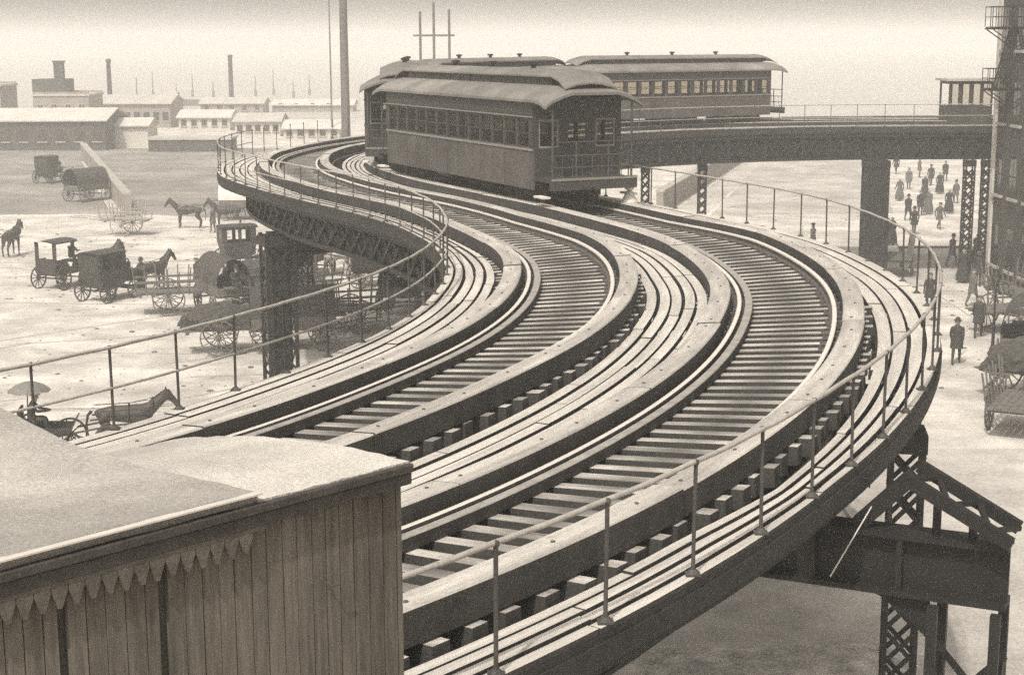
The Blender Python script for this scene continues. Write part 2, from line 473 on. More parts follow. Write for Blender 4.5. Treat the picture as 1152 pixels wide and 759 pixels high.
# ------------------------------------------------------------------ railings
def railing(P, label, s0, s1, u_f, post_s, h, mid=True, z=.05, tilt_posts=0.0):
    t = thing('iron_railing', label, 'railing', group='iron railings of the viaduct')
    def rp(s, zz): return P3(P, s, u_f(P.at(s).y), zz, False)
    n = int((s1 - s0) / .3)
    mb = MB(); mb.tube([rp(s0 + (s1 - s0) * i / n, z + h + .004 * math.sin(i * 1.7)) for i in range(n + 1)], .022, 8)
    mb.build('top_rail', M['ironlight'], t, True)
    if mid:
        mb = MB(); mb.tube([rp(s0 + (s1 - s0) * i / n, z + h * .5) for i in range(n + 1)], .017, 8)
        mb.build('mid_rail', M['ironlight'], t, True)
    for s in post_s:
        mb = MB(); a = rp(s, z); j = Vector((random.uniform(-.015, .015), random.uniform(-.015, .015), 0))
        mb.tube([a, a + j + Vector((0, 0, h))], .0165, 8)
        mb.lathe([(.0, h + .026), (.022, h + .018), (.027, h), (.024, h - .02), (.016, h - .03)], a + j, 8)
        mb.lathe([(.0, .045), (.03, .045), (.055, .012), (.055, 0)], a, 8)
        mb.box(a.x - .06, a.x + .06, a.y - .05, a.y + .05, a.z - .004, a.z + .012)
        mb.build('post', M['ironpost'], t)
    return t
sR0 = RP.s_at_y(9.3)
railing(RP, 'iron handrail with dark posts along the right walkway and round the outside of the curve', sR0, RP.s_at_y(56), lambda Y: r_out(Y) - .06,
        [11.42 + 1.175 * k for k in range(-1, 44)], .93, False, .10)
sL0 = LP.s_at_y(9)
railing(LP, 'two rail iron fence with dark posts along the left walkway above the street', sL0, LP.s_at_y(60), lambda Y: l_out(Y) + .06,
        [13.62 + 1.225 * k for k in range(-3, 46)], .93, True)

# ------------------------------------------------------------------ viaduct ironwork
via = thing('elevated_viaduct', 'long dark iron elevated railway viaduct curving in an S on lattice columns', 'viaduct')
def lattice_girder(P, u, z0, z1, s0, s1, pitch=.9, name='lattice_girder', w=.16):
    mb = MB()
    sweep(mb, P, s0, s1, rect(u - w / 2, u + w / 2, z1 - .12, z1), .6, False)
    sweep(mb, P, s0, s1, rect(u - w / 2, u + w / 2, z0, z0 + .12), .6, False)
    s = s0
    while s < s1 - pitch:
        a0, a1 = P3(P, s, u, z0 + .11, False), P3(P, s, u, z1 - .11, False)
        b0, b1 = P3(P, s + pitch, u, z0 + .11, False), P3(P, s + pitch, u, z1 - .11, False)
        nrm = P.nrm(s); d = Vector((nrm.x, nrm.y, 0)) * .022
        mb.bar(a0 + d, b1 + d, .03, .1, Vector((nrm.x, nrm.y, 0)).cross((b1 - a0).normalized()))
        mb.bar(a1 - d, b0 - d, .03, .1, Vector((nrm.x, nrm.y, 0)).cross((b0 - a1).normalized()))
        if int(s / pitch) % 3 == 0: mb.bar(a0, a1, .05, .14)
        s += pitch
    return mb.build(name, M['iron'], via)
def plate_girder(P, u, z0, z1, s0, s1):
    mb = MB(); sweep(mb, P, s0, s1, [(u - .15, z0), (u + .15, z0), (u + .15, z0 + .05), (u + .02, z0 + .05), (u + .02, z1 - .05), (u + .15, z1 - .05), (u + .15, z1), (u - .15, z1), (u - .15, z1 - .05), (u - .02, z1 - .05), (u - .02, z0 + .05), (u - .15, z0 + .05)], .6, False)
    return mb.build('plate_girder', M['iron'], via)
for P in (LP, RP):
    for u in (-.78, .82):
        plate_girder(P, u, -1.05, -.25, 0, P.len)
sfar = LP.s_at_y(31)
lattice_girder(LP, -1.62, -1.2, -.32, LP.s_at_y(12), LP.s_at_y(72), .8)
lattice_girder(RP, 1.62, -.85, -.33, RP.s_at_y(20), RP.s_at_y(60), .7)
# deep lattice girder on the near side of the far leg
FARS0 = RP.s_at_y(69); 
lattice_girder(RP, 2.25, -1.55, -.32, FARS0, RP.len, .75, w=.22)
mb = MB(); sweep(mb, RP, FARS0, RP.len, rect(2.08, 2.12, -1.5, -.62), .6, False); mb.build('web_plate', M['iron'], via)
mb = MB(); sweep(mb, LP, LP.s_at_y(33), LP.s_at_y(62), rect(-1.56, -1.53, -1.16, -.36), .6, False); mb.build('web_plate', M['iron'], via)
lattice_girder(LP, -1.9, -1.45, -.3, LP.s_at_y(72), LP.len, .9, w=.2)
for P in (LP, RP):
    mb = MB(); sweep(mb, P, 0, P.len, rect(-1.15, 1.15, -.245, -.235), .6, False); mb.build('sun_block_sheet', M['iron'], via)  # added sheet that stops sun between the sleepers and darkens their gaps
# cross bracing seen between the sleepers
mb = MB(); s = 1.0
while s < RP.len - 1:
    mb.bar(P3(RP, s, -.75, -.9, False), P3(RP, s, .8, -.9, False), .1, .16)
    mb.bar(P3(RP, s, -.75, -.6, False), P3(RP, s + 1.5, .8, -.6, False), .06, .06)
    s += 2.2
mb.build('floor_bracing', M['iron'], via)

def lattice_column(x, y, ztop, w, rz=0.0, name='column', base=True, zbot=0.0, solid=False, head=True):
    mb = MB(); c, s = math.cos(rz), math.sin(rz)
    def T(a, b, z): return Vector((x + a * c - b * s, y + a * s + b * c, z))
    h = w / 2; t = .07 if w < .6 else .1
    for a in (-1, 1):
        for b in (-1, 1):
            mb.bar(T(a * (h - t / 2), b * (h - t / 2), zbot), T(a * (h - t / 2), b * (h - t / 2), ztop), t, t, (c, s, 0))
    z = zbot + .3; dz = w * 1.05; up = True
    while z + dz < ztop:
        for (p, q) in (((-1, -1), (1, -1)), ((1, -1), (1, 1)), ((1, 1), (-1, 1)), ((-1, 1), (-1, -1))):
            k = h - .015
            A0, A1 = T(p[0] * k, p[1] * k, z), T(q[0] * k, q[1] * k, z + dz)
            B0, B1 = T(q[0] * k, q[1] * k, z), T(p[0] * k, p[1] * k, z + dz)
            out = (T(p[0] + q[0], p[1] + q[1], 0) - T(0, 0, 0)).normalized()
            mb.bar(A0, A1, .02, .075, out.cross((A1 - A0).normalized()))
            mb.bar(B0 - out * .022, B1 - out * .022, .02, .075, out.cross((B1 - B0).normalized()))
        z += dz
    if solid:
        k = h - .06 if solid is True else h * .5
        mb.hexa([T(-k, -k, zbot), T(k, -k, zbot), T(k, k, zbot), T(-k, k, zbot), T(-k, -k, ztop), T(k, -k, ztop), T(k, k, ztop), T(-k, k, ztop)])
    for zz in ((ztop - .35, zbot + .02) if head else (zbot + .02,)):
        mb.hexa([T(-h - .02, -h - .02, zz), T(h + .02, -h - .02, zz), T(h + .02, h + .02, zz), T(-h - .02, h + .02, zz),
                 T(-h - .02, -h - .02, zz + .3), T(h + .02, -h - .02, zz + .3), T(h + .02, h + .02, zz + .3), T(-h - .02, h + .02, zz + .3)])
    o = mb.build(name, M['iron'], via)
    if base:
        b = MB(); k = h + .14
        b.hexa([T(-k, -k, 0), T(k, -k, 0), T(k, k, 0), T(-k, k, 0), T(-k + .05, -k + .05, .32), T(k - .05, -k + .05, .32), T(k - .05, k - .05, .32), T(-k + .05, k - .05, .32)])
        b.build('footing', M['stone'], o)
    return o

def cross_girder(a, b, z0, z1, haunch=True):
    """transverse plate girder from a to b (2D)"""
    mb = MB(); a, b = Vector(a), Vector(b); d = (b - a).normalized(); n = Vector((-d.y, d.x))
    L = (b - a).length
    def T(s, t, z): q = a + d * s + n * t; return Vector((q.x, q.y, z))
    def blk(s0, s1, t, za, zb):
        mb.hexa([T(s0, -t, za), T(s1, -t, za), T(s1, t, za), T(s0, t, za), T(s0, -t, zb), T(s1, -t, zb), T(s1, t, zb), T(s0, t, zb)])
    blk(0, L, .03, z0 + .06, z1 - .06); blk(0, L, .18, z0, z0 + .06); blk(0, L, .18, z1 - .06, z1)
    s = .5
    while s < L - .3:
        blk(s - .03, s + .03, .16, z0 + .061, z1 - .061); s += .9
    if haunch:
        for s0, sg in (((.45, 1), (L - .75, -1)) if haunch is True else ((L - .78, -1),)):
            hl, hd = (1.2, 1.0) if haunch is True else (.75, .45)
            rows = []
            for k in range(7):
                t = k / 6; zz = z0 - hd * (1 - math.sin(t * math.pi / 2)) ** 1
                rows.append([T(s0 + sg * hl * t, -.06, zz), T(s0 + sg * hl * t, .06, zz), T(s0 + sg * hl * t, .06, z0 - .001), T(s0 + sg * hl * t, -.06, z0 - .001)])
            mb.quadgrid(rows, 0, True)
    return mb.build('cross_girder', M['iron'], via)

# nearest bent, whose right column stands outside the deck edge
c1 = at_y(1092, 640, 15.2)
pc = Vector((c1.x, c1.y))
sb = min(range(len(RP.q)), key=lambda i: (RP.q[i] - pc).length) * RP.step
nn = RP.nrm(sb); rz1 = math.atan2(nn.y, nn.x)
lattice_column(pc.x, pc.y, DECK - 1.35, .72, rz1, head=False)
inn = pc - nn * 8.4
cross_girder(inn, pc + nn * .38, DECK - 1.35, DECK - .68, 'outer')
lattice_column(inn.x, inn.y, DECK - 1.35, .72, rz1)
# sloping bracket from the deck edge down to the column head, and inner strut
mb = MB()
e = at_y(1018, 516, 15.4); q = pc + nn * .42
dd = RP.dir(sb); d3 = Vector((dd.x, dd.y, 0))
n3 = Vector((nn.x, nn.y, 0)); ee = Vector((q.x, q.y, DECK - .60)); top = Vector((pc.x, pc.y, 0)) - n3 * .62; top.z = DECK - .06
for k in (-.3, .3):
    mb.bar(top + d3 * k, ee + d3 * k, .09, .13)
for k in range(5):
    a_, b_ = top.lerp(ee, k / 5), top.lerp(ee, (k + 1) / 5); sg = 1 if k % 2 else -1
    mb.bar(a_ + d3 * .28 * sg, b_ - d3 * .28 * sg, .05, .05)
mb.bar(top + Vector((0, 0, -.03)), top - n3 * .55 + Vector((0, 0, -.62)), .22, .16)
for k in (.25, .6, .95):
    m_ = top.lerp(ee, k); mb.bar(m_ - Vector((0, 0, .05)), Vector((m_.x, m_.y, DECK - .68)), .07, .07)
mb.build('bracket', M['iron'], via)
# the other bents
def bent(sR, col_w=.6, out=.0):
    p = RP.at(sR); n = RP.nrm(sR)
    i = min(range(len(LP.q)), key=lambda i: (LP.q[i] - (p - n * 3.4)).length)
    a = LP.off(i * LP.step, -1.75); b = p + n * (1.95 + out)
    rz = math.atan2(n.y, n.x)
    cross_girder(a - n * .2, b + n * .2, DECK - 1.72, DECK - 1.06)
    lattice_column(a.x, a.y, DECK - 1.72, col_w, rz); lattice_column(b.x, b.y, DECK - 1.72, col_w, rz)
for Y in (24.2, 34.5, 62.5):
    bent(RP.s_at_y(Y), .55)
i = min(range(len(LP.q)), key=lambda i: (LP.q[i] - Vector((-5.6, 46.3))).length)
p = LP.q[i]; n = LP.nrm(i * LP.step); a = p - n * 1.65; b = p + n * 5.2; rz = math.atan2(n.y, n.x)
cross_girder(a - n * .3, b, DECK - 1.9, DECK - 1.2); lattice_column(a.x, a.y, DECK - 1.25, .92, rz, solid='core'); lattice_column(b.x, b.y, DECK - 1.9, .6, rz)
# far leg columns
for px, w in ((726, .4), (790, .42), (985, 1.15), (1090, .5), (1109, .42)):
    yy = RP.at(RP.len - 10).y - 2.25 if px > 900 else 77.6
    g = at_y(px, 200, yy); 
    kk = min(range(len(RP.q)), key=lambda i: abs(RP.q[i].x - g.x) + (1000 if RP.q[i].y < 62 else 0))
    yy = RP.off(kk * RP.step, 2.25).y; g = at_y(px, 200, yy)
    lattice_column(g.x, yy, DECK - 1.55, w, 0, solid=px == 985)
    if False:
        lattice_column(g.x, LP.at(LP.len - 8).y + 1.9, DECK - 1.45, w, 0)
# far-leg parapet railing
railing(RP, 'thin iron railing along the far leg of the viaduct beyond the train', RP.s_at_y(70), RP.len, lambda Y: 2.3, [RP.s_at_y(70) + .5 + 1.5 * k for k in range(20)], 1.1, True)
# guy wire
mb = MB(); mb.tube([at_y(985, 562, 15.6), at_y(934, 648, 14.9)], .008, 6); 
tag(mb.build('guy_wire', M['wire']), 'thin slanting guy wire below the right walkway edge', 'wire')

# ------------------------------------------------------------------ station shed in the foreground
ZR = DECK + 2.4
A = on_z(455, 520, ZR); E0 = on_z(0, 640, ZR)
ev = (A - E0).normalized(); pv = Vector((-ev.y, ev.x, 0))
SP = on_z(301, 567, ZR)
Ltot = (A - E0).length
sP = (SP - E0).dot(ev)
S0 = -3.6
def W(s, v, z): q = E0 + ev * s + pv * v; return Vector((q.x, q.y, ZR + z))
shed = thing('platform_shed', 'brown boarded station shed with gravel roof and toothed valance in the foreground', 'shed')
# roof of the end section (pale)
prof = lin([(0, 0), (.3, -.005), (.6, -.02), (1.2, -.085), (1.8, -.2), (2.6, -.46)])
rows = []
nv = 26
for i in range(13):
    s = sP - .1 + (Ltot + .03 - sP + .1) * i / 12
    rows.append([W(s, 2.6 * k / nv, prof(2.6 * k / nv) + random.uniform(-.004, .004)) for k in range(nv + 1)])
mb = MB(); mb.quadgrid(rows); mb.quadgrid([[p - Vector((0, 0, .05)) for p in r] for r in rows])
mb.quadgrid([rows[-1], [p - Vector((0, 0, .05)) for p in rows[-1]]]); mb.quadgrid([[r[0] for r in rows], [r[0] - Vector((0, 0, .05)) for r in rows]])
mb.build('end_roof', M['roofpale'], shed, True)['label'] = 'pale gravelled end roof'
# main roof
prof2 = lin([(0, .03), (.5, .0), (.9, -.03), (1.5, -.02), (2.2, .05), (4, .1)])
rows = []
for i in range(30):
    s = S0 + (sP - S0) * i / 29
    rows.append([W(s, 4 * k / 30, prof2(4 * k / 30) + .012 + random.uniform(-.005, .005)) for k in range(31)])
mb = MB(); mb.quadgrid(rows); mb.quadgrid([rows[-1], [p - Vector((0, 0, .09 + .12 * i / 6)) for i, p in enumerate(rows[-1])]]); mb.quadgrid([[r[0] for r in rows], [r[0] - Vector((0, 0, .05)) for r in rows]])
mb.build('main_roof', M['roofgrey'], shed, True)['label'] = 'darker worn main roof'
# eaves boards
mb = MB()
def wbox(mb, s0, s1, v0, v1, z0, z1):
    mb.hexa([W(s0, v0, z0), W(s1, v0, z0), W(s1, v1, z0), W(s0, v1, z0), W(s0, v0, z1), W(s1, v0, z1), W(s1, v1, z1), W(s0, v1, z1)])
wbox(mb, S0, Ltot + .03, -.035, -.003, -.045, -.004)
wbox(mb, S0, Ltot + .03, -.02, .02, -.105, -.0455)
wbox(mb, S0, Ltot + .03, .0205, .2, -.0745, -.052)
bevel(mb.build('eaves_board', M['shedtrim'], shed), .006)
mb = MB(); wbox(mb, S0, sP, -.038, .004, .037, .044); mb.build('eaves_flashing', M['flash'], shed)
# toothed valance
mb = MB(); pitch = .073; s = S0
sV = (on_z(292, 585, ZR - .1) - E0).dot(ev)
wbox(mb, S0, sV, -.012, .004, -.125, -.106)
while s < sV - pitch:
    j = random.uniform(-.003, .003)
    a_, b_ = s, s + pitch - .004; c_ = (a_ + b_) / 2 + j; zt, zb = -.1255, -.215 + random.uniform(-.006, .006)
    F3 = [W(a_, -.012, zt), W(b_, -.012, zt), W(b_, -.012, zt - .02), W(c_ + .008, -.012, zb), W(c_ - .008, -.012, zb), W(a_, -.012, zt - .02)]
    B3 = [q + pv * .016 for q in F3]
    mb.poly(F3); mb.poly(B3[::-1])
    for k in range(6):
        l = (k + 1) % 6; mb.poly([F3[k], F3[l], B3[l], B3[k]])
    s += pitch
mb.build('valance', M['valance'], shed)
# board walls
VW = .04
cuts = [(on_z(40, 700, ZR - .35) - E0).dot(ev), (on_z(206, 690, ZR - .35) - E0).dot(ev)]
edges = [S0, cuts[0] - .02, cuts[0] + .02, cuts[1] - .02, cuts[1] + .02, Ltot + .015]
for k in range(3):
    a_, b_ = edges[2 * k], edges[2 * k + 1]
    mb = MB(); s = a_
    while s < b_ - .01:
        w = min(.085 * random.uniform(.9, 1.1), b_ - s)
        dv = random.uniform(-.004, .004)
        wbox(mb, s, s + w - random.uniform(.003, .007), VW + dv, VW + .03 + dv, -2.4, -.076)
        s += w
    wbox(mb, a_, b_, VW + .0345, VW + .05, -2.4, -.08)
    mb.build('board_wall', M['shedwall'], shed)
mb = MB()
for c in cuts: wbox(mb, c - .017, c + .017, VW + .02, VW + .06, -2.4, -.08)
mb.build('door_joint', M['shedtrim'], shed)
mb = MB()
wbox(mb, Ltot - .05, Ltot, VW + .052, 1.5, -2.4, -.27); wbox(mb, Ltot - .05, Ltot, 1.501, 2.4, -2.4, -.55)
mb.build('end_wall', M['shedwall'], shed)
mb = MB(); h = on_z(350, 655, ZR - .5); s = (h - E0).dot(ev)
mb.tube([W(s - .01, VW - .01, -.47), W(s - .01, VW - .05, -.475), W(s + .05, VW - .05, -.48)], .006, 6)
mb.build('coat_hook', M['ironpost'], shed)
plat = thing('station_platform', 'timber station platform carrying the brown shed', 'platform')
mb = MB(); wbox(mb, S0 - .3, Ltot + .15, -1.3, 1.15, -2.52, -2.405); mb.build('platform_deck', M['deckwood'], plat)
for s in (S0, 0, Ltot - .1):
    for v in (-1.1, .9):
        mb = MB(); wbox(mb, s, s + .25, v, v + .25, -ZR, -2.521); mb.build('post', M['iron'], plat)

# ------------------------------------------------------------------ train
def car_master():
    t = thing('railway_carriage', '', 'railway carriage', (0, 0, 0), 0, 'carriages of the elevated train')
    L, Wd = 10.2, 2.5; hx, hy = L / 2, Wd / 2
    zf, zb, zw1, ze = 1.0, 1.74, 2.52, 3.05
    nw = 13; pw = (L - .3) / nw
    body = MB(); pan = MB()
    for sg in (-1, 1):
        y0, y1 = (hy - .06, hy) if sg > 0 else (-hy, -hy + .06)
        pan.box(-hx, hx, y0, y1, .68, zb)
        body.box(-hx, hx, y0, y1, zw1, ze)
        for k in range(nw + 1):
            x = -hx + .15 + pw * k
            w = .11
            body.box(max(x - w / 2, -hx), min(x + w / 2, hx), y0, y1, zb + .001, zw1 - .001)
        body.box(-hx, -hx + .09, y0, y1, zb + .001, zw1 - .001); body.box(hx - .09, hx, y0, y1, zb + .001, zw1 - .001)
        # vertical battens of the lower side
        for k in range(0, nw + 1):
            x = -hx + .15 + pw * k
            yy = y1 if sg > 0 else y0
            pan.box(x - .02, x + .02, min(yy, yy + sg * .012), max(yy, yy + sg * .012), .72, zb - .06)
    for sg in (-1, 1):      # end walls with door and two windows
        x0, x1 = (hx - .06, hx) if sg > 0 else (-hx, -hx + .06)
        b = body
        b.box(x0, x1, -hy + .061, -.4, .9, 1.75); b.box(x0, x1, .4, hy - .061, .9, 1.75)
        b.box(x0, x1, -hy + .061, hy - .061, 2.5, ze)
        for a_, c_ in ((-hy + .061, -1.08), (-.52, -.4), (.4, .52), (1.08, hy - .061)): b.box(x0, x1, a_, c_, 1.751, 2.499)
        # door in the middle
        d = MB(); d.box(x0 + .01, x1 - .01, -.398, .398, .98, 1.85); d.box(x0 + .01, x1 - .01, -.398, -.25, 1.851, 2.499); d.box(x0 + .01, x1 - .01, .25, .398, 1.851, 2.499)
        d.box(x0 + .01, x1 - .01, -.249, .249, 2.4, 2.499)
        do = d.build('end_door', M['carbody'], t)
        g = MB(); g.box((x0 + x1) / 2 - .005, (x0 + x1) / 2 + .005, -.248, .248, 1.852, 2.399); g.build('pane', M['glass'], do)
        for a_, c_ in ((-1.079, -.521), (.521, 1.079)):
            f = MB()
            f.box(x0 + .01, x1 - .01, a_, a_ + .04, 1.752, 2.498); f.box(x0 + .01, x1 - .01, c_ - .04, c_, 1.752, 2.498)
            f.box(x0 + .01, x1 - .01, a_ + .041, c_ - .041, 1.752, 1.80); f.box(x0 + .01, x1 - .01, a_ + .041, c_ - .041, 2.45, 2.498)
            fo = f.build('end_window', M['cartrim'], t)
            g = MB(); g.box((x0 + x1) / 2 - .004, (x0 + x1) / 2 + .004, a_ + .042, c_ - .042, 1.801, 2.449); g.build('pane', M['glass'], fo)
    body.box(-hx + .05, hx - .05, -hy + .061, hy - .061, .9, 1.0)
    body.build('body', M['carbody'], t); pan.build('side_panel', M['carpanel'], t)
    tr = MB()
    for sg in (-1, 1):
        y = sg * (hy + .014)
        tr.box(-hx - .01, hx + .01, min(y - .013, y + .013), max(y - .013, y + .013), zb - .05, zb + .01)
        tr.box(-hx - .01, hx + .01, min(y - .013, y + .013), max(y - .013, y + .013), zw1 + .03, zw1 + .06)
    tr.build('belt_moulding', M['cartrim'], t)
    wf = MB(); x0, x1 = 0.06, pw - .06
    fm = MB(); fm.box(x0, x0 + .03, -.02, .02, zb + .002, zw1 - .002); fm.box(x1 - .03, x1, -.02, .02, zb + .002, zw1 - .002)
    fm.box(x0 + .031, x1 - .031, -.02, .02, zb + .002, zb + .05); fm.box(x0 + .031, x1 - .031, -.02, .02, zw1 - .04, zw1 - .002); fm.box(x0 + .031, x1 - .031, -.015, .015, 2.12, 2.15)
    fme = fm.mesh('window', M['carbody']); pm = MB(); pm.box(x0 + .032, x1 - .032, -.004, .004, zb + .051, zw1 - .041); pme = pm.mesh('pane', M['glass'])
    for sg in (-1, 1):
        for k in range(nw):
            o = link('window', fme, t); o.location = (-hx + .15 + pw * k, sg * (hy - .032), 0); p = link('pane', pme, o)
    # lower roof, arched, with overhanging hoods
    rl = hx + .95
    pr = [(-1.36, 3.02), (-1.33, 3.07), (-1.15, 3.19), (-.85, 3.31), (-.62, 3.37)]
    full = pr + [(-a, b) for a, b in pr[::-1]]
    rows = []
    for x, dz in ((-rl, -.16), (-hx - .6, -.05), (-hx - .2, 0), (hx + .2, 0), (hx + .6, -.05), (rl, -.16)):
        rows.append([(x, a, b + dz) for a, b in full] + [(x, -a, b + dz - .07) for a, b in full])
    mb = MB(); mb.quadgrid(rows, 0, True); mb.poly(rows[0]); mb.poly(rows[-1]); mb.build('roof', M['carroof'], t)
    cl = hx - .2
    mb = MB()
    mb.box(-cl, cl, -.62, -.58, 3.3, 3.62); mb.box(-cl, cl, .58, .62, 3.3, 3.62); mb.box(-cl, -cl + .04, -.579, .579, 3.3, 3.62); mb.box(cl - .04, cl, -.579, .579, 3.3, 3.62)
    for k in range(14):
        for sg in (-1, 1):
            x = -cl + .35 + k * (2 * cl - .7) / 13; y = sg * .625
            mb.box(x - .21, x + .21, y - .004 if sg < 0 else y - .004, y + .004, 3.4, 3.57)
    mb.build('clerestory', M['carbody'], t)
    pr = [(-.72, 3.621), (-.7, 3.65), (-.4, 3.74), (0, 3.78)]; full = pr + [(-a, b) for a, b in pr[:-1][::-1]]
    rows = []
    for x, dz in ((-cl - .95, -.32), (-cl - .55, -.1), (-cl - .15, 0), (cl + .15, 0), (cl + .55, -.1), (cl + .95, -.32)):
        rows.append([(x, a, b + dz) for a, b in full] + [(x, -a, b + dz - .04) for a, b in full])
    mb = MB(); mb.quadgrid(rows, 0, True); mb.poly(rows[0]); mb.poly(rows[-1]); mb.build('clerestory_roof', M['carroof'], t)
    for k in (-2.6, 0, 2.6):
        mb = MB(); mb.lathe([(.0, 3.95), (.13, 3.93), (.13, 3.87), (.07, 3.86), (.07, 3.76)], (k, 0, 0), 10); mb.build('roof_ventilator', M['iron'], t)
    for sg in (-1, 1):
        # platform, posts, gates, buffer beam
        mb = MB(); xa, xb = sorted((sg * (hx + .001), sg * (hx + .85))); mb.box(xa, xb, -hy + .1, hy - .1, .9, 1.0)
        xc, xd = sorted((sg * (hx + .85), sg * (hx + .95))); mb.box(xc, xd, -hy + .05, hy - .05, .72, 1.03)
        mb.tube([(sg * (hx + .9), 0, .8), (sg * (hx + 1.06), 0, .8)], .09, 10)
        pl = mb.build('end_platform', M['carbody'], t)
        mb = MB(); xe, xf = sorted((sg * (hx + .951), sg * (hx + .965))); mb.box(xe, xf, -hy + .05, hy - .05, .97, 1.03); mb.build('buffer_strip', M['cartrim'], t)
        mb = MB(); xg = sg * (hx + .82)
        for y in (-1.1, 1.1): mb.tube([(xg, y, 1.0), (xg, y, 2.98)], .03, 8)
        for y in (-.45, .45): mb.tube([(xg, y, 1.0), (xg, y, 1.95)], .022, 8)
        for z in (1.3, 1.6, 1.95): mb.tube([(xg, -1.1, z), (xg, 1.1, z)], .018, 6)
        for k in range(9): mb.tube([(xg, -1.1 + k * .275, 1.0), (xg, -1.1 + k * .275, 1.6)], .01, 5)
        mb.build('platform_gate', M['ironpost'], t)
        # bogie
        mb = MB(); xb = sg * (hx - 1.35)
        for y in (-.82, .82):
            mb.box(xb - 1.0, xb + 1.0, y - .05, y + .05, .42, .6); mb.box(xb - .18, xb + .18, y - .09, y + .09, .25, .42)
            for k in (-.72, .72): mb.box(xb + k - .11, xb + k + .11, y - .08, y + .08, .3, .58)
        mb.box(xb - .15, xb + .15, -.9, .9, .56, .88)
        bo = mb.build('bogie', M['iron'], t)
        for k in (-.72, .72):
            w = MB()
            for y in (-.735, .735):
                w.lathe([(.04, y - .06), (.36, y - .06), (.38, y - .03), (.34, y + .06), (.12, y + .07), (.04, y + .07)], (xb + k, 0, .53), 20, axis='Y')
            w.tube([(xb + k, -.75, .53), (xb + k, .75, .53)], .05, 8)
            w.build('wheelset', M['railweb'], bo)
        # steps / footboard
        mb = MB(); 
        for y in (-1, 1): mb.box(min(sg * (hx + .2), sg * (hx + .75)), max(sg * (hx + .2), sg * (hx + .75)), min(y * 1.12, y * 1.32), max(y * 1.12, y * 1.32), .5, .55)
        mb.build('footboard', M['canvas'], t)
    mb = MB()
    for y in (-.35, .35): mb.tube([(-hx + 2.4, y, .55), (-hx + 3.2, y, .4), (hx - 3.2, y, .4), (hx - 2.4, y, .55)], .025, 6)
    mb.box(-1.2, 1.2, -.5, .5, .42, .7); mb.box(-hx, hx, -.5, -.4, .7, .9); mb.box(-hx, hx, .4, .5, .7, .9)
    mb.build('underframe', M['iron'], t)
    return t
car = car_master()
CARL = 12.6
s_front = RP.s_at_y(38.35)
car.scale = (1, 1, .95)
labels = ['front railway carriage of the train, nearest, its open end platform facing the camera',
          'second railway carriage, almost hidden behind the front carriage at its left end',
          'third railway carriage, hidden on the bend with only roof edges above the front carriage',
          'last railway carriage at right on the far leg, bright windows against the sky']
for k in range(4):
    sa, sb_ = s_front + .9 + k * CARL + .2, s_front + .9 + k * CARL + 10.2 - .2
    a, b = RP.at(sa + 1.2), RP.at(sb_ - 1.2)
    mid = (a + b) / 2; rz = math.atan2(a.y - b.y, a.x - b.x)
    loc = (mid.x, mid.y, DECK + .012)
    if k == 0:
        car.location = loc; car.rotation_euler = (0, 0, rz); car['label'] = labels[0]
    else: dup(car, loc, rz, labels[k])
# rails sit .153 above sleepers; the wheel tread is modelled at .15

# signal lamp beside the train
q = at_y(708, 226, 39.3)
t = thing('signal_lamp', 'small white signal lamp on a short post beside the front carriage', 'signal lamp', (q.x, q.y, DECK + .05))
mb = MB(); mb.lathe([(.0, .55), (.06, .54), (.1, .5), (.13, .42), (.2, .3), (.22, .16), (.2, 0)], (0, 0, 0), 14); mb.build('lamp_body', M['canvas'], t, True)
mb = MB(); mb.lathe([(0, .78), (.05, .77), (.12, .7), (.12, .58), (.05, .54)], (0, 0, 0), 12); mb.build('lamp_head', M['canvas'], t, True)


# ------------------------------------------------------------------ ground
def sheet(name, pts, z, m, kind='structure', thick=0):
    mb = MB()
    if thick:
        n = len(pts); mb.poly([(p[0], p[1], z + thick) for p in pts])
        mb.quadgrid([[(p[0], p[1], z) for p in pts], [(p[0], p[1], z + thick) for p in pts]], 0, True)
    else: mb.poly([(p[0], p[1], z) for p in pts])
    return tag(mb.build(name, m), kind=kind)
sheet('street_ground', [(-1500, -60), (1500, -60), (1500, 2400), (-1500, 2400)], 0, M['street'])
gp = lambda px, py: tuple(on_z(px, py, 0))[:2]
sheet('park_ground', [gp(-120, 243), gp(150, 240), gp(330, 250), gp(420, 205), gp(500, 166), gp(-160, 168)], .006, M['park'])
sheet('square_ground', [gp(800, 242), gp(1005, 240), gp(990, 176), gp(862, 176)], .006, M['square'])
sheet('river_water', [(-900, 230), (120, 250), (300, 420), (300, 2300), (-900, 2300)], .01, M['water'])
sheet('pavement', [(8.5, 44.2), (40, 44.2), (40, -20), (8.5, -20)], 0, M['pave'], thick=.13)

# dirt under and beside the viaduct, deck shade put into its darker colour
rows = []
for i in range(0, 90):
    s_ = i * .75
    a_, b_ = RP.off(s_, -7.2 + .3 * math.sin(i * .9)), RP.off(s_, 3.6 + .5 * math.sin(i * .6) + .3 * math.sin(i * 1.7))
    if a_.y > 29: break
    rows.append([(a_.x, a_.y, .006), (b_.x, b_.y, .006)])
mb = MB(); mb.quadgrid(rows); tag(mb.build('shaded_ground', mat('shade_toned_dirt', .5, .7, 2.4, .95, .4, 14, spots=.3)), kind='structure')
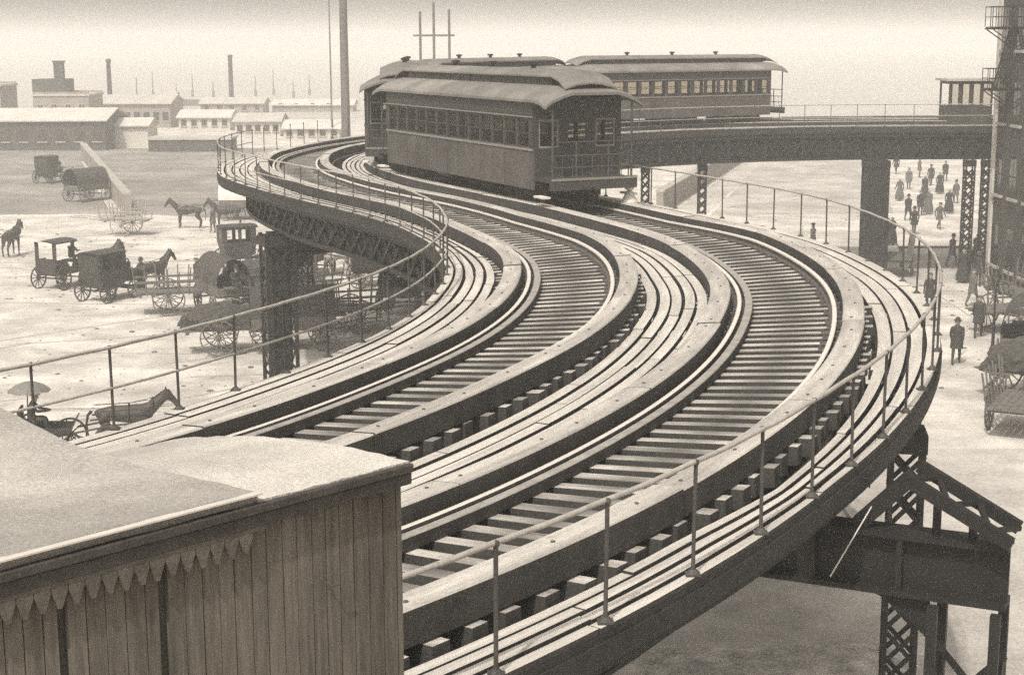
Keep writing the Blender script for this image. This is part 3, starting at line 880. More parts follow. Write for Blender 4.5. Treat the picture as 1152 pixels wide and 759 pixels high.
# ruts and dung patches on the street, real thin sheets of trodden dirt
rut = MB()
def trail(a, b, w, wob):
    a, b = Vector(a), Vector(b); d = b - a; n = Vector((-d.y, d.x)).normalized(); L = d.length; k = max(3, int(L / 1.5)); rows = []
    ph = random.random() * 6
    for i in range(k + 1):
        c = a + d * i / k + n * (wob * math.sin(ph + i * .35)); ww = w * random.uniform(.6, 1.2)
        rows.append([(c.x - n.x * ww / 2, c.y - n.y * ww / 2, .009), (c.x + n.x * ww / 2, c.y + n.y * ww / 2, .009)])
    rut.quadgrid(rows)
for _ in range(26):
    x, y = random.uniform(-30, -9), random.uniform(44, 98); an = random.uniform(-.5, .9)
    l = random.uniform(4, 16); trail((x, y), (x + l * math.cos(an), y + l * math.sin(an)), random.uniform(.1, .22), .3)
for _ in range(16):
    x, y = random.uniform(9, 20), random.uniform(46, 90); an = random.uniform(.9, 1.5)
    l = random.uniform(4, 14); trail((x, y), (x + l * math.cos(an), y + l * math.sin(an)), random.uniform(.1, .2), .3)
tag(rut.build('wheel_ruts', mat('rut_dirt', .40, .3, 2, .95, .3, 12)), kind='stuff')

lit = MB()
for _ in range(1500):
    if random.random() < .72: x, y = random.uniform(-34, -7), random.uniform(44, 103)
    else: x, y = random.uniform(8, 27), random.uniform(45, 125)
    r_ = random.choice((.02, .03, .04, .06, .1)) * random.uniform(.5, 1.4); a0 = random.random() * 6
    lit.lathe([(r_ * random.uniform(.8, 1.3), .004), (r_ * .8, r_ * .35), (0, r_ * .5)], (x, y, 0), 6)
tag(lit.build('street_litter', mat('dung_and_straw', .13, .5, 2, .95, .3, 12)), kind='stuff')

def low_wall(name, label, cat, a, b, h, w, m):
    mb = MB(); a, b = Vector((a[0], a[1], 0)), Vector((b[0], b[1], 0))
    mb.bar(a + Vector((0, 0, h / 2)), b + Vector((0, 0, h / 2)), w, h)
    o = mb.build(name, m); tag(o, label, cat, 'low walls across the open ground')
    mb = MB(); mb.bar(a + Vector((0, 0, h + .06)), b + Vector((0, 0, h + .06)), w + .12, .12); mb.build('coping', M['stone'], o)
low_wall('low_wall', 'long dark low wall running away across the trodden ground at left', 'wall', gp(144, 243), gp(94, 178), 1.5, .5, M['brickmid'])
sheet('path', [gp(146, 246), gp(128, 246), gp(92, 182), gp(96, 180)], .012, M['pave'])
low_wall('low_wall', 'long brown low wall slanting away under the far viaduct at right', 'wall', gp(742, 240), gp(838, 178), 1.5, .5, M['brickmid'])
sheet('path', [gp(752, 243), gp(792, 243), gp(862, 180), gp(844, 178)], .012, M['pave'])

# ------------------------------------------------------------------ organic figures
def skin_mesh(name, joints, edges, root, m, sub=1):
    """joints: {key: (x,y,z,r)}"""
    keys = list(joints); idx = {k: i for i, k in enumerate(keys)}
    me = bpy.data.meshes.new(name + '_skeleton')
    me.from_pydata([joints[k][:3] for k in keys], [(idx[a], idx[b]) for a, b in edges], [])
    o = bpy.data.objects.new(name + '_skeleton', me); COL.objects.link(o)
    md = o.modifiers.new('skin', 'SKIN'); md.use_smooth_shade = True; md.branch_smoothing = .4
    for k in keys:
        v = me.skin_vertices[0].data[idx[k]]; r = joints[k][3]; v.radius = (r, r) if not isinstance(r, tuple) else r
        v.use_root = (k == root)
    sd = o.modifiers.new('sub', 'SUBSURF'); sd.levels = sub; sd.render_levels = sub
    dg = bpy.context.evaluated_depsgraph_get(); dg.update()
    out = bpy.data.meshes.new_from_object(o.evaluated_get(dg)); out.name = name
    out.materials.clear(); out.materials.append(m)
    bpy.data.objects.remove(o); bpy.data.meshes.remove(me)
    return out

def horse_mesh(name, m, stride=0.0, head_up=0.0):
    J = {'rump': (-.78, 0, 1.28, .25), 'loin': (-.45, 0, 1.24, .29), 'belly': (-.05, 0, 1.17, .31), 'chest': (.35, 0, 1.18, .31), 'breast': (.62, 0, 1.28, .24),
         'neck1': (.84, 0, 1.5 + head_up * .3, .185), 'neck2': (1.02, 0, 1.72 + head_up * .7, .135), 'poll': (1.14, 0, 1.86 + head_up, .115),
         'brow': (1.27, 0, 1.76 + head_up, .115), 'face': (1.4, 0, 1.58 + head_up, .085), 'muzzle': (1.5, 0, 1.42 + head_up, .068),
         'tail0': (-1.0, 0, 1.3, .06)}
    E = [('rump', 'loin'), ('loin', 'belly'), ('belly', 'chest'), ('chest', 'breast'), ('breast', 'neck1'), ('neck1', 'neck2'), ('neck2', 'poll'), ('poll', 'brow'), ('brow', 'face'), ('face', 'muzzle'), ('rump', 'tail0')]
    for sg, nm in ((1, 'l'), (-1, 'r')):
        st = stride * sg
        J.update({'sh' + nm: (.5, sg * .17, .98, .14), 'el' + nm: (.5 + st * .4, sg * .17, .82, .095), 'kn' + nm: (.54 + st, sg * .16, .5, .058), 'fe' + nm: (.52 + st * 1.3, sg * .16, .15, .043), 'ho' + nm: (.57 + st * 1.35, sg * .16, .045, .058),
                  'th' + nm: (-.66, sg * .17, 1.02, .18), 'st' + nm: (-.58 - st * .5, sg * .17, .84, .125), 'hk' + nm: (-.86 - st, sg * .16, .54, .06), 'hf' + nm: (-.8 - st * 1.2, sg * .16, .15, .045), 'hh' + nm: (-.74 - st * 1.2, sg * .16, .045, .058)})
        E += [('chest', 'sh' + nm), ('sh' + nm, 'el' + nm), ('el' + nm, 'kn' + nm), ('kn' + nm, 'fe' + nm), ('fe' + nm, 'ho' + nm),
              ('rump', 'th' + nm), ('th' + nm, 'st' + nm), ('st' + nm, 'hk' + nm), ('hk' + nm, 'hf' + nm), ('hf' + nm, 'hh' + nm)]
        J['ea' + nm] = (1.12, sg * .07, 1.97 + head_up, .03); J['et' + nm] = (1.12, sg * .085, 2.06 + head_up, .008)
        E += [('poll', 'ea' + nm), ('ea' + nm, 'et' + nm)]
    return skin_mesh(name, J, E, 'belly', m, 1)

def tail_mesh(name):
    mb = MB(); mb.tube([(-1.02, 0, 1.32), (-1.13, 0, 1.2), (-1.18, 0, .95), (-1.16, 0, .7), (-1.12, 0, .5)], .05, 8, r1=.015); return mb.mesh(name, M['hair'], True)
def mane_mesh(name, hu):
    mb = MB()
    for k in range(7):
        t = k / 6; x = .72 + .42 * t; z = 1.6 + .36 * t + hu * (.3 + .7 * t)
        mb.tube([(x, .0, z + .02), (x - .05, .05, z - .02), (x - .03, .13, z - .18)], .045, 6, r1=.012)
    mb.tube([(1.18, 0, 1.97 + hu), (1.27, 0, 1.88 + hu), (1.31, 0, 1.78 + hu)], .04, 6, r1=.01)
    return mb.mesh(name, M['hair'], True)
def harness_mesh(name, hu):
    mb = MB()
    col = [(.70 + .04 * math.cos(a), .25 * math.sin(a), 1.36 + .27 * math.cos(a)) for a in [2 * math.pi * k / 14 for k in range(15)]]
    mb.tube(col, .05, 6, caps=False)
    gi = [(.05, .335 * math.sin(a), 1.18 + .335 * math.cos(a)) for a in [2 * math.pi * k / 14 for k in range(15)]]
    mb.tube(gi, .022, 6, caps=False)
    for y in (-.3, .3): mb.bar((.68, y * .9, 1.25), (-1.05, y * 1.08, 1.12), .02, .05)
    mb.bar((.6, 0, 1.60), (.05, 0, 1.515), .05, .02); mb.bar((.05, 0, 1.52), (-.95, 0, 1.5), .04, .02)
    for y in (-.11, .11): mb.box(1.2, 1.32, y - .012, y + .012, 1.72 + hu, 1.83 + hu)
    mb.tube([(1.36, .1, 1.6 + hu), (1.36, -.1, 1.6 + hu)], .016, 6)
    return mb.mesh(name, M['darkpaint'])
HM = {}
for key, m, st, hu in (('dark', 'horsedark', .10, -.1), ('standing', 'horsedark', .0, -.02), ('pale', 'horsepale', .05, -.05)):
    HM[key] = (horse_mesh('horse', M[m], st, hu), hu)
TAIL = tail_mesh('tail')
def horse(label, loc, rz, key, group=None, harness=True, sc=1.0):
    me, hu = HM[key]
    o = link('horse', me); o.location = loc; o.rotation_euler = (0, 0, rz); o.scale = (sc,) * 3
    tag(o, label, 'horse', group or 'horses on the street')
    link('tail', TAIL, o); link('mane', mane_mesh('mane', hu), o)
    if harness: link('harness', harness_mesh('harness', hu), o)
    return o

def person_mesh(name, m, pose='stand'):
    if pose == 'stand':
        J = {'pel': (0, 0, .93, .135), 'wai': (0, 0, 1.1, .125), 'che': (.0, 0, 1.3, .15), 'nek': (0, 0, 1.48, .06), 'hed': (.02, 0, 1.58, .085), 'top': (.01, 0, 1.68, .075), 'nos': (.1, 0, 1.585, .018)}
        arm = lambda s: {'sho': (0, s * .19, 1.4, .065), 'elb': (-.03, s * .25, 1.14, .05), 'wri': (.05, s * .24, .9, .036), 'han': (.07, s * .235, .82, .035)}
        leg = lambda s: {'hip': (0, s * .09, .86, .095), 'kne': (.03 + .06 * s, s * .1, .48, .065), 'ank': (.0 + .1 * s, s * .1, .09, .045), 'toe': (.14 + .1 * s, s * .11, .04, .04)}
    elif pose == 'walk':
        J = {'pel': (0, 0, .92, .135), 'wai': (.02, 0, 1.1, .125), 'che': (.05, 0, 1.3, .15), 'nek': (.06, 0, 1.48, .06), 'hed': (.09, 0, 1.58, .085), 'top': (.08, 0, 1.68, .075), 'nos': (.17, 0, 1.585, .018)}
        arm = lambda s: {'sho': (.04, s * .19, 1.4, .065), 'elb': (.0 + .1 * s, s * .24, 1.15, .05), 'wri': (.08 + .2 * s, s * .23, .93, .036), 'han': (.11 + .23 * s, s * .225, .86, .035)}
        leg = lambda s: {'hip': (0, s * .09, .86, .095), 'kne': (.06 - .16 * s, s * .1, .48, .065), 'ank': (-.02 - .28 * s, s * .1, .09 + .05 * (s > 0), .045), 'toe': (.12 - .28 * s, s * .11, .04, .04)}
    else:   # seated, reaching forward with the reins
        J = {'pel': (0, 0, .1, .14), 'wai': (.04, 0, .27, .125), 'che': (.12, 0, .46, .15), 'nek': (.17, 0, .63, .06), 'hed': (.21, 0, .73, .085), 'top': (.2, 0, .83, .075), 'nos': (.29, 0, .735, .018)}
        arm = lambda s: {'sho': (.1, s * .19, .56, .065), 'elb': (.26, s * .22, .36, .05), 'wri': (.5, s * .12, .34, .036), 'han': (.57, s * .1, .35, .035)}
        leg = lambda s: {'hip': (.06, s * .1, .08, .095), 'kne': (.45, s * .11, .1, .07), 'ank': (.55, s * .11, -.3, .045), 'toe': (.68, s * .11, -.35, .04)}
    E = [('pel', 'wai'), ('wai', 'che'), ('che', 'nek'), ('nek', 'hed'), ('hed', 'top'), ('hed', 'nos')]
    for s, n in ((1, 'L'), (-1, 'R')):
        for d, a in ((arm(s), 'che'), (leg(s), 'pel')):
            prev = a
            for k, v in d.items(): J[k + n] = v; E.append((prev, k + n)); prev = k + n
        hx, hy, hz, _ = J['han' + n]; dirx = (.55, -.84) if pose != 'sit' else (.9, -.3)
        for i, (dy, ln) in enumerate(((-.027, .07), (-.009, .08), (.009, .076), (.027, .06))):
            J['f%d' % i + n] = (hx + dirx[0] * ln * .8, hy + dy, hz + dirx[1] * ln, .0095); E.append(('han' + n, 'f%d' % i + n))
        J['th' + n] = (hx + .05, hy - .035 * s, hz + .0, .011); E.append(('wri' + n, 'th' + n))
    return skin_mesh(name, J, E, 'pel', m, 1)
PMESH = {(p, c): person_mesh('person', M[c], p) for p, c in (('stand', 'cloth_dark'), ('walk', 'cloth_dark'), ('walk', 'cloth_mid'), ('sit', 'cloth_dark'), ('stand', 'cloth_pale'), ('stand', 'cloth_mid'))}
def hat_mesh(kind, m):
    mb = MB()
    if kind == 'bowler': mb.lathe([(.16, 0), (.165, .012), (.1, .015), (.1, .06), (.085, .11), (.05, .135), (0, .14)], n=14)
    if kind == 'cap': mb.lathe([(.1, 0), (.125, .03), (.12, .06), (.06, .085), (0, .09)], n=12); mb.box(.06, .19, -.07, .07, -.005, .008)
    if kind == 'wide': mb.lathe([(.26, -.02), (.26, -.005), (.11, .01), (.1, .09), (.05, .12), (0, .12)], n=16)
    return mb.mesh('hat', m, True)
HATS = {('bowler', 'd'): hat_mesh('bowler', M['cloth_dark']), ('cap', 'd'): hat_mesh('cap', M['cloth_mid']), ('wide', 'p'): hat_mesh('wide', M['cloth_pale'])}
def face_mesh():
    mb = MB()   # bare head and neck shell with eyes and mouth
    mb.lathe([(.06, 1.46), (.062, 1.5), (.07, 1.53), (.09, 1.57), (.094, 1.61), (.09, 1.655)], n=14)
    for y in (-.033, .033): mb.box(.088, .096, y - .013, y + .013, 1.598, 1.61)
    mb.box(.084, .092, -.022, .022, 1.54, 1.547)
    mb.box(.09, .118, -.012, .012, 1.565, 1.595)
    for y in (-.096, .096): mb.box(-.02, .02, y - .01, y + .01, 1.57, 1.62)
    return mb.mesh('face', M['skin'], True)
FACE = face_mesh()
def coat_mesh(m, long_):
    mb = MB(); lo = .12 if long_ else .62; w = .33 if long_ else .23
    pr = [(w, lo), (w * .92, (lo + .95) / 2), (.185, .98), (.165, 1.12), (.195, 1.3), (.19, 1.38), (.12, 1.45), (.075, 1.48)]
    rows = []
    for r, z in pr: rows.append([(r * .82 * math.cos(a), r * 1.06 * math.sin(a), z) for a in [2 * math.pi * k / 16 for k in range(16)]])
    mb.quadgrid(rows, 0, True); return mb.mesh('skirt' if long_ else 'coat', m, True)
COATS = {k: coat_mesh(M[k[0]], k[1]) for k in (('cloth_dark', False), ('cloth_dark', True), ('cloth_mid', False), ('cloth_mid', True), ('cloth_pale', False))}
def person(label, loc, rz, pose, body, coat, long_, hat, group=None):
    o = link('person', PMESH[(pose, body)]); o.location = loc; o.rotation_euler = (0, 0, rz); tag(o, label, 'person', group or 'people on the street')
    dx, dz = {'stand': (0, 0), 'walk': (.07, 0), 'sit': (.19, -.85)}[pose]
    f = link('face', FACE, o); f.location = (dx, 0, dz)
    if coat and pose != 'sit':
        c = link('skirt' if long_ else 'coat', COATS[(coat, long_)], o); c.location = (dx * .4, 0, 0)
    if hat:
        h = link('hat', HATS[hat], o); h.location = (dx, 0, 1.655 + dz)
    return o

# ------------------------------------------------------------------ vehicles (built facing +X, origin on the street)
def wheel_mesh(r, n, m, w=.06):
    mb = MB()
    mb.lathe([(r - .05, -w / 2), (r, -w / 2), (r, w / 2), (r - .05, w / 2), (r - .05, -w / 2)], n=28, axis='Y')
    mb.lathe([(.0, -.12), (.06, -.11), (.085, -.06), (.085, .06), (.06, .11), (0, .12)], n=12, axis='Y')
    for k in range(n):
        a = 2 * math.pi * k / n; c, s = math.cos(a), math.sin(a)
        mb.bar((c * .07, 0, s * .07), (c * (r - .04), 0, s * (r - .04)), .035, .03, (0, 1, 0))
    return mb.mesh('wheel', m)
WH = {}
def wheels(t, r, xs, y, m='darkpaint', n=12):
    key = (round(r, 2), m)
    if key not in WH: WH[key] = wheel_mesh(r, n, M[m])
    for x in xs:
        for sy in (-y, y):
            o = link('wheel', WH[key], t); o.location = (x, sy, r); o.rotation_euler = (0, random.random(), 0)
        mb = MB(); mb.tube([(x, -y, r), (x, y, r)], .035, 8); mb.build('axle', M['iron'], t)
def shafts(t, x0, x1, z0, z1, y=.38, m='darkpaint'):
    for s in (-y, y):
        mb = MB(); mb.tube([(x0, s, z0), ((x0 + x1) / 2, s * 1.05, (z0 + z1) / 2 + .05), (x1, s * .95, z1)], .03, 8); mb.build('shaft', M[m], t)

def closed_carriage(label, loc, rz, group=None):
    t = thing('horse_cab', label, 'carriage', loc, rz, group or 'horse cabs on the street')
    pf = lambda y: [(-.75, y, .75), (-.35, y, .6), (.45, y, .6), (.8, y, .85), (.88, y, 1.5), (.82, y, 2.3), (-.85, y, 2.3), (-.95, y, 1.5)]
    w = .62
    mb = MB()
    # sides (lower half), pillars and headboard leave the windows open
    for y in (-w, w):
        mb.poly([(-.75, y, .75), (-.35, y, .6), (.45, y, .6), (.8, y, .85), (.88, y, 1.5), (-.95, y, 1.5)])
        for a, b in ((-.95, -.7), (-.12, .08), (.62, .87)): mb.box(a + .02, b, y - .025, y + .025, 1.501, 2.15)
        mb.box(-.92, .86, y - .025, y + .025, 2.151, 2.3)
    mb.quadgrid([pf(-w)[:5], pf(w)[:5]]); mb.quadgrid([[(-.95, -w, 1.5), (-.75, -w, .75)], [(-.95, w, 1.5), (-.75, w, .75)]])
    mb.box(-.95, -.9, -w + .03, -.3, 1.501, 2.3); mb.box(-.95, -.9, .3, w - .03, 1.501, 2.3); mb.box(-.95, -.9, -.299, .299, 2.1, 2.3); mb.box(-.95, -.9, -.299, .299, 1.501, 1.62)
    mb.box(.8, .86, -w + .03, w - .03, 1.501, 2.3)
    body = mb.build('body', M['darkpaint'], t)
    mb = MB(); mb.box(-.93, -.92, -.298, .298, 1.621, 2.099); mb.build('rear_window', M['darkglass'], t)
    mb = MB(); rows = []
    for x, dz in ((-1.05, -.03), (-.8, .0), (.8, .0), (1.0, -.04)):
        rows.append([(x, y, 2.31 + dz + .09 * (1 - (y / .7) ** 2)) for y in [-.7 + .14 * k for k in range(11)]])
    mb.quadgrid(rows); mb.quadgrid([[(p[0], p[1], p[2] - .05) for p in r] for r in rows]); mb.build('roof', M['darkpaint'], t, True)
    mb = MB(); mb.box(.9, 1.5, -.45, .45, 1.28, 1.4); mb.box(.9, .97, -.45, .45, 1.4, 1.75); mb.box(1.2, 1.75, -.4, .4, .78, .86)
    mb.bar((1.74, 0, .8), (1.95, 0, 1.3), .8, .04, (1, 0, 0)); mb.build('driver_seat', M['darkpaint'], t)
    wheels(t, .55, (-.6,), .78); wheels(t, .45, (1.25,), .72)
    mb = MB(); mb.box(-.7, 1.4, -.05, .05, .5, .6); mb.box(1.05, 1.45, -.6, .6, .52, .6); mb.build('perch', M['darkpaint'], t)
    for y in (-.72, .72):
        mb = MB(); mb.box(.86, 1.0, y - .07, y + .07, 1.5, 1.75); mb.lathe([(.08, 1.75), (.03, 1.84), (.03, 1.88)], (.93, y, 0), 8); mb.build('lamp', M['iron'], t)
    shafts(t, 1.6, 3.7, .75, 1.05)
    return t
def open_cab(label, loc, rz, group=None):
    t = thing('horse_cab', label, 'carriage', loc, rz, group or 'horse cabs on the street'); w = .62
    mb = MB()
    mb.box(-.8, .8, -w, w, .72, .8); mb.box(-.85, -.78, -w, w, .801, 1.55)
    for y in (-w, w): mb.poly([(-.78, y, .8), (.8, y, .8), (.8, y, 1.05), (.2, y, 1.1), (-.1, y, 1.5), (-.78, y, 1.5)])
    mb.box(-.7, -.2, -w + .03, w - .03, .801, 1.2); mb.build('body', M['darkpaint'], t)
    for x in (-.8, .55):
        for y in (-w + .03, w - .03): mb = MB(); mb.bar((x, y, 1.0), (x, y, 2.35), .08, .08); mb.build('canopy_post', M['darkpaint'], t)
    mb = MB(); rows = []
    for x in (-.95, -.5, 0, .5, .8): rows.append([(x, -.72 + .144 * k, 2.34 + .1 * (1 - ((-.72 + .144 * k) / .72) ** 2)) for k in range(11)])
    mb.quadgrid(rows); mb.quadgrid([[(p[0], p[1], p[2] - .05) for p in r] for r in rows]); mb.build('canopy', M['darkpaint'], t, True)
    mb = MB()
    for y in (-w, w): mb.box(-.82, -.78, min(y, y * .7), max(y, y * .7), 1.551, 2.33)
    mb.build('curtain', M['cloth_dark'], t)
    mb = MB(); mb.box(.85, 1.4, -.42, .42, 1.2, 1.3); mb.box(.801, 1.6, -.4, .4, .74, .8); mb.bar((1.5, 0, .75), (1.72, 0, 1.2), .8, .04, (1, 0, 0)); mb.build('driver_seat', M['darkpaint'], t)
    wheels(t, .56, (-.5,), .78); wheels(t, .44, (1.1,), .72); shafts(t, 1.5, 3.6, .75, 1.05)
    return t
def stake_cart(label, loc, rz, group=None, m='brownpaint', stakes=True, load=False):
    t = thing('stake_cart' if stakes else 'flat_cart', label, 'cart', loc, rz, group or 'carts on the street')
    mb = MB()
    for k in range(7):
        y = -.72 + k * .206; mb.box(-1.5, 1.5, y, y + .195, .95, 1.0)
    for x in (-1.2, 0, 1.2): mb.box(x - .06, x + .06, -.75, .75, .84, .949)
    mb.build('bed', M[m], t)
    if stakes:
        for k in range(7):
            for y in (-.74, .74):
                x = -1.35 + k * .45; mb = MB(); mb.bar((x, y, .9), (x + (x * .12), y * 1.22, 2.05 + random.uniform(-.1, .15)), .05, .05); mb.build('stake', M[m], t)
        for z, f in ((1.25, 1.06), (1.55, 1.12)):
            for y in (-1, 1):
                mb = MB(); mb.bar((-1.45, y * .74 * f + y * .035, z), (1.5, y * .74 * f + y * .035, z), .03, .09); mb.build('side_rail', M[m], t)
    wheels(t, .72, (0,), .9, m, 14); shafts(t, 1.5, 3.6, .95, 1.1, .4, m)
    if load:
        bm = bmesh.new(); bmesh.ops.create_icosphere(bm, subdivisions=4, radius=1)
        for v in bm.verts:
            n = v.co.copy(); f = 1 + .12 * math.sin(n.x * 7 + n.y * 5) * math.sin(n.z * 6 + 1) + random.uniform(-.07, .07)
            v.co = Vector((n.x * 1.5 * f, n.y * .85 * f, 1.0 + max(0, n.z) * .95 * f))
        me = bpy.data.meshes.new('hay_load'); bm.to_mesh(me); bm.free(); me.materials.append(M['hay'])
        o = link('hay_load', me); o.location = (loc[0], loc[1], loc[2] + .02); o.rotation_euler = (0, 0, rz)
        tag(o, 'dark shaggy load heaped on ' + load, 'load', 'loads heaped on carts')
    return t
def covered_wagon(label, loc, rz, cover, group=None):
    t = thing('covered_wagon', label, 'wagon', loc, rz, group or 'covered wagons on the street')
    mb = MB(); mb.box(-1.6, 1.6, -.75, .75, .85, .93)
    for y in (-.75, .75): mb.box(-1.6, 1.6, y - .03, y + .03, .931, 1.4)
    for x in (-1.6, 1.6): mb.box(x - .03, x + .03, -.71, .71, .931, 1.3)
    mb.build('wagon_box', M['brownpaint'], t)
    mb = MB(); rows = []
    for i in range(9):
        x = -1.65 + i * .4125; sag = .03 * (i % 2)
        rows.append([(x, .8 * math.cos(a), 1.4 + (1.15 - sag) * math.sin(a)) for a in [math.pi * k / 14 for k in range(15)]])
    mb.quadgrid(rows); mb.quadgrid([[(p[0], p[1] * .985, 1.4 + (p[2] - 1.4) * .985) for p in r] for r in rows]); mb.build('cover', M[cover], t, True)
    mb = MB(); mb.box(1.63, 2.1, -.5, .5, 1.3, 1.36); mb.build('driver_seat', M['brownpaint'], t)
    wheels(t, .6, (-1.05,), .88, 'brownpaint', 14); wheels(t, .5, (1.15,), .84, 'brownpaint', 12); shafts(t, 1.6, 3.6, .8, 1.05, .4, 'brownpaint')
    return t
def buggy(label, loc, rz):
    t = thing('open_buggy', label, 'buggy', loc, rz)
    mb = MB(); mb.box(-.95, .75, -.45, .45, .72, .78)
    for y in (-.45, .45): mb.poly([(-.95, y, .78), (.75, y, .78), (.8, y, .95), (.1, y, .98), (-.9, y, 1.12)]); 
    mb.box(-.98, -.93, -.45, .45, .78, 1.15); mb.bar((.75, 0, .75), (.98, 0, 1.2), .86, .04, (1, 0, 0)); mb.build('body', M['darkpaint'], t)
    mb = MB(); mb.box(-.6, -.15, -.42, .42, .781, 1.08); mb.box(-.66, -.601, -.42, .42, .9, 1.5); mb.build('seat', M['cloth_dark'], t)
    wheels(t, .58, (-.55,), .7); wheels(t, .5, (.65,), .68); shafts(t, .9, 3.1, .78, 1.05)
    mb = MB(); mb.tube([(-.45, .1, 1.0), (-.4, .08, 2.2)], .018, 6); mb.build('parasol_pole', M['ironpost'], t)
    mb = MB(); rows = []
    for r, z in ((.0, 2.26), (.2, 2.23), (.42, 2.14), (.62, 2.0)): rows.append([(-.35 + r * math.cos(2 * math.pi * k / 16), .08 + r * math.sin(2 * math.pi * k / 16), z - (.03 if k % 2 and r > .5 else 0)) for k in range(16)])
    mb.quadgrid(rows, 0, True); mb.build('parasol', M['parasol'], t)
    return t

def reins(root, x0, z0, x1, z1):
    mb = MB()
    for y in (-.1, .1): mb.tube([(x0, y, z0), ((x0 + x1) / 2, y * 1.6, (z0 + z1) / 2 - .08), (x1, y * 1.2, z1)], .008, 5)
    mb.build('reins', M['darkpaint'], root)
def G(px, py): return tuple(on_z(px, py, 0))
closed_carriage('black closed horse cab seen from behind, largest on the pale street', G(118, 338), R_(62))
horse('dark cab horse looking right, ahead of the black closed cab', (lambda p: (p[0] + 2.9 * math.cos(R_(58)) + .2, p[1] + 2.9 * math.sin(R_(58)), 0))(G(118, 338)), R_(54), 'standing')
open_cab('dark cab with open canopied top, left of the closed black cab', G(66, 324), R_(66))
horse('dark horse in front of the open topped cab', (lambda p: (p[0] + 2.9 * math.cos(R_(62)) + .3, p[1] + 2.9 * math.sin(R_(62)), 0))(G(66, 324)), R_(62), 'standing')
stake_cart('empty two wheeled cart with tall splayed stakes on the pale street', G(190, 352), R_(14))
covered_wagon('wagon with dark arched cover behind the stake cart', G(252, 350), R_(-62), 'hay')
stake_cart('low cart bearing a dark heaped load behind the left railing', G(248, 396), R_(8), stakes=False, load='the low cart behind the left railing')
stake_cart('dark cart in the viaduct shade under the middle of the left railing', G(400, 372), R_(20), m='brownpaint')
covered_wagon('wagon with dark cover in the viaduct shade right of the heaped cart', G(330, 392), R_(12), 'hay')
stake_cart('low cart with second dark heap below the mid part of the left railing', G(318, 366), R_(-12), stakes=False, load='the low cart below the mid part of the left railing')
stake_cart('stake cart standing in viaduct shade beside the big left column', G(345, 345), R_(35), m='brownpaint')
covered_wagon('dark covered wagon deep in shade at the end of the left girder', G(455, 350), R_(80), 'hay')
stake_cart('low cart with dark heap just left of the big left column', G(282, 340), R_(30), stakes=False, load='the low cart just left of the big left column')
horse('dark horse standing in the viaduct shade behind the heaped carts', G(300, 352), R_(200), 'standing')
stake_cart('dark stake cart beside the street lamp at the right kerb', G(1140, 352), R_(100), m='brownpaint')
stake_cart('low cart with dark load at the right edge behind the nearest cart', G(1150, 445), R_(20), stakes=False, load='the low cart at the right edge')
bpt = buggy('black open buggy under a pale parasol at lower left', G(51, 514), R_(8))
bp = G(51, 514)
reins(bpt, .2, 1.42, 3.85, 1.45)
person('person seated driving the buggy, dark clothes, leaning forward holding the reins', (bp[0] - .4, bp[1], 1.06), R_(8), 'sit', 'cloth_dark', None, False, ('bowler', 'd'))
horse('dark horse stepping right in the shafts of the open buggy', (bp[0] + 2.4 * math.cos(R_(10)), bp[1] + 2.4 * math.sin(R_(10)), 0), R_(10), 'dark')
horse('dark horse facing left, front one of the pair beyond the cabs', G(212, 257), R_(178), 'standing')
horse('dark horse facing left, second behind the leading one of the pair', G(256, 257), R_(184), 'standing')
covered_wagon('wagon with pale canvas cover beside the pair of standing horses', G(276, 247), R_(180), 'canvas')
horse('dark horse seen end on at the left edge of the photo', G(14, 288), R_(82), 'standing')
stake_cart('small pale flat cart beyond the cabs at the end of the low wall', G(143, 264), R_(170), m='greywood', stakes=True)
closed_carriage('distant black closed cab standing far left before the brick warehouse', G(54, 206), R_(75))
covered_wagon('distant dark covered wagon left of the long low wall', G(98, 226), R_(60), 'hay')
closed_carriage('black closed cab standing just left of the big viaduct column', G(268, 302), R_(25))
covered_wagon('wagon with pale canvas cover seen under the left viaduct girder', G(345, 312), R_(70), 'canvas')
horse('pale grey horse standing under the left viaduct girder', G(378, 312), R_(150), 'pale')
open_cab('dark open cab in the shade under the left viaduct girder', G(415, 322), R_(10))
stake_cart('dark flat cart at the right edge below the tall building', G(1128, 372), R_(30), m='brownpaint', stakes=False)
stake_cart('stake cart at the right edge, nearest cart on the right hand street', G(1146, 486), R_(62), m='brownpaint')
covered_wagon('covered wagon cut by the right edge beside the street lamp', G(1150, 412), R_(70), 'hay')
stake_cart('dark cart standing beside the foot of the far viaduct column', G(1005, 309), R_(80), m='brownpaint', stakes=True)

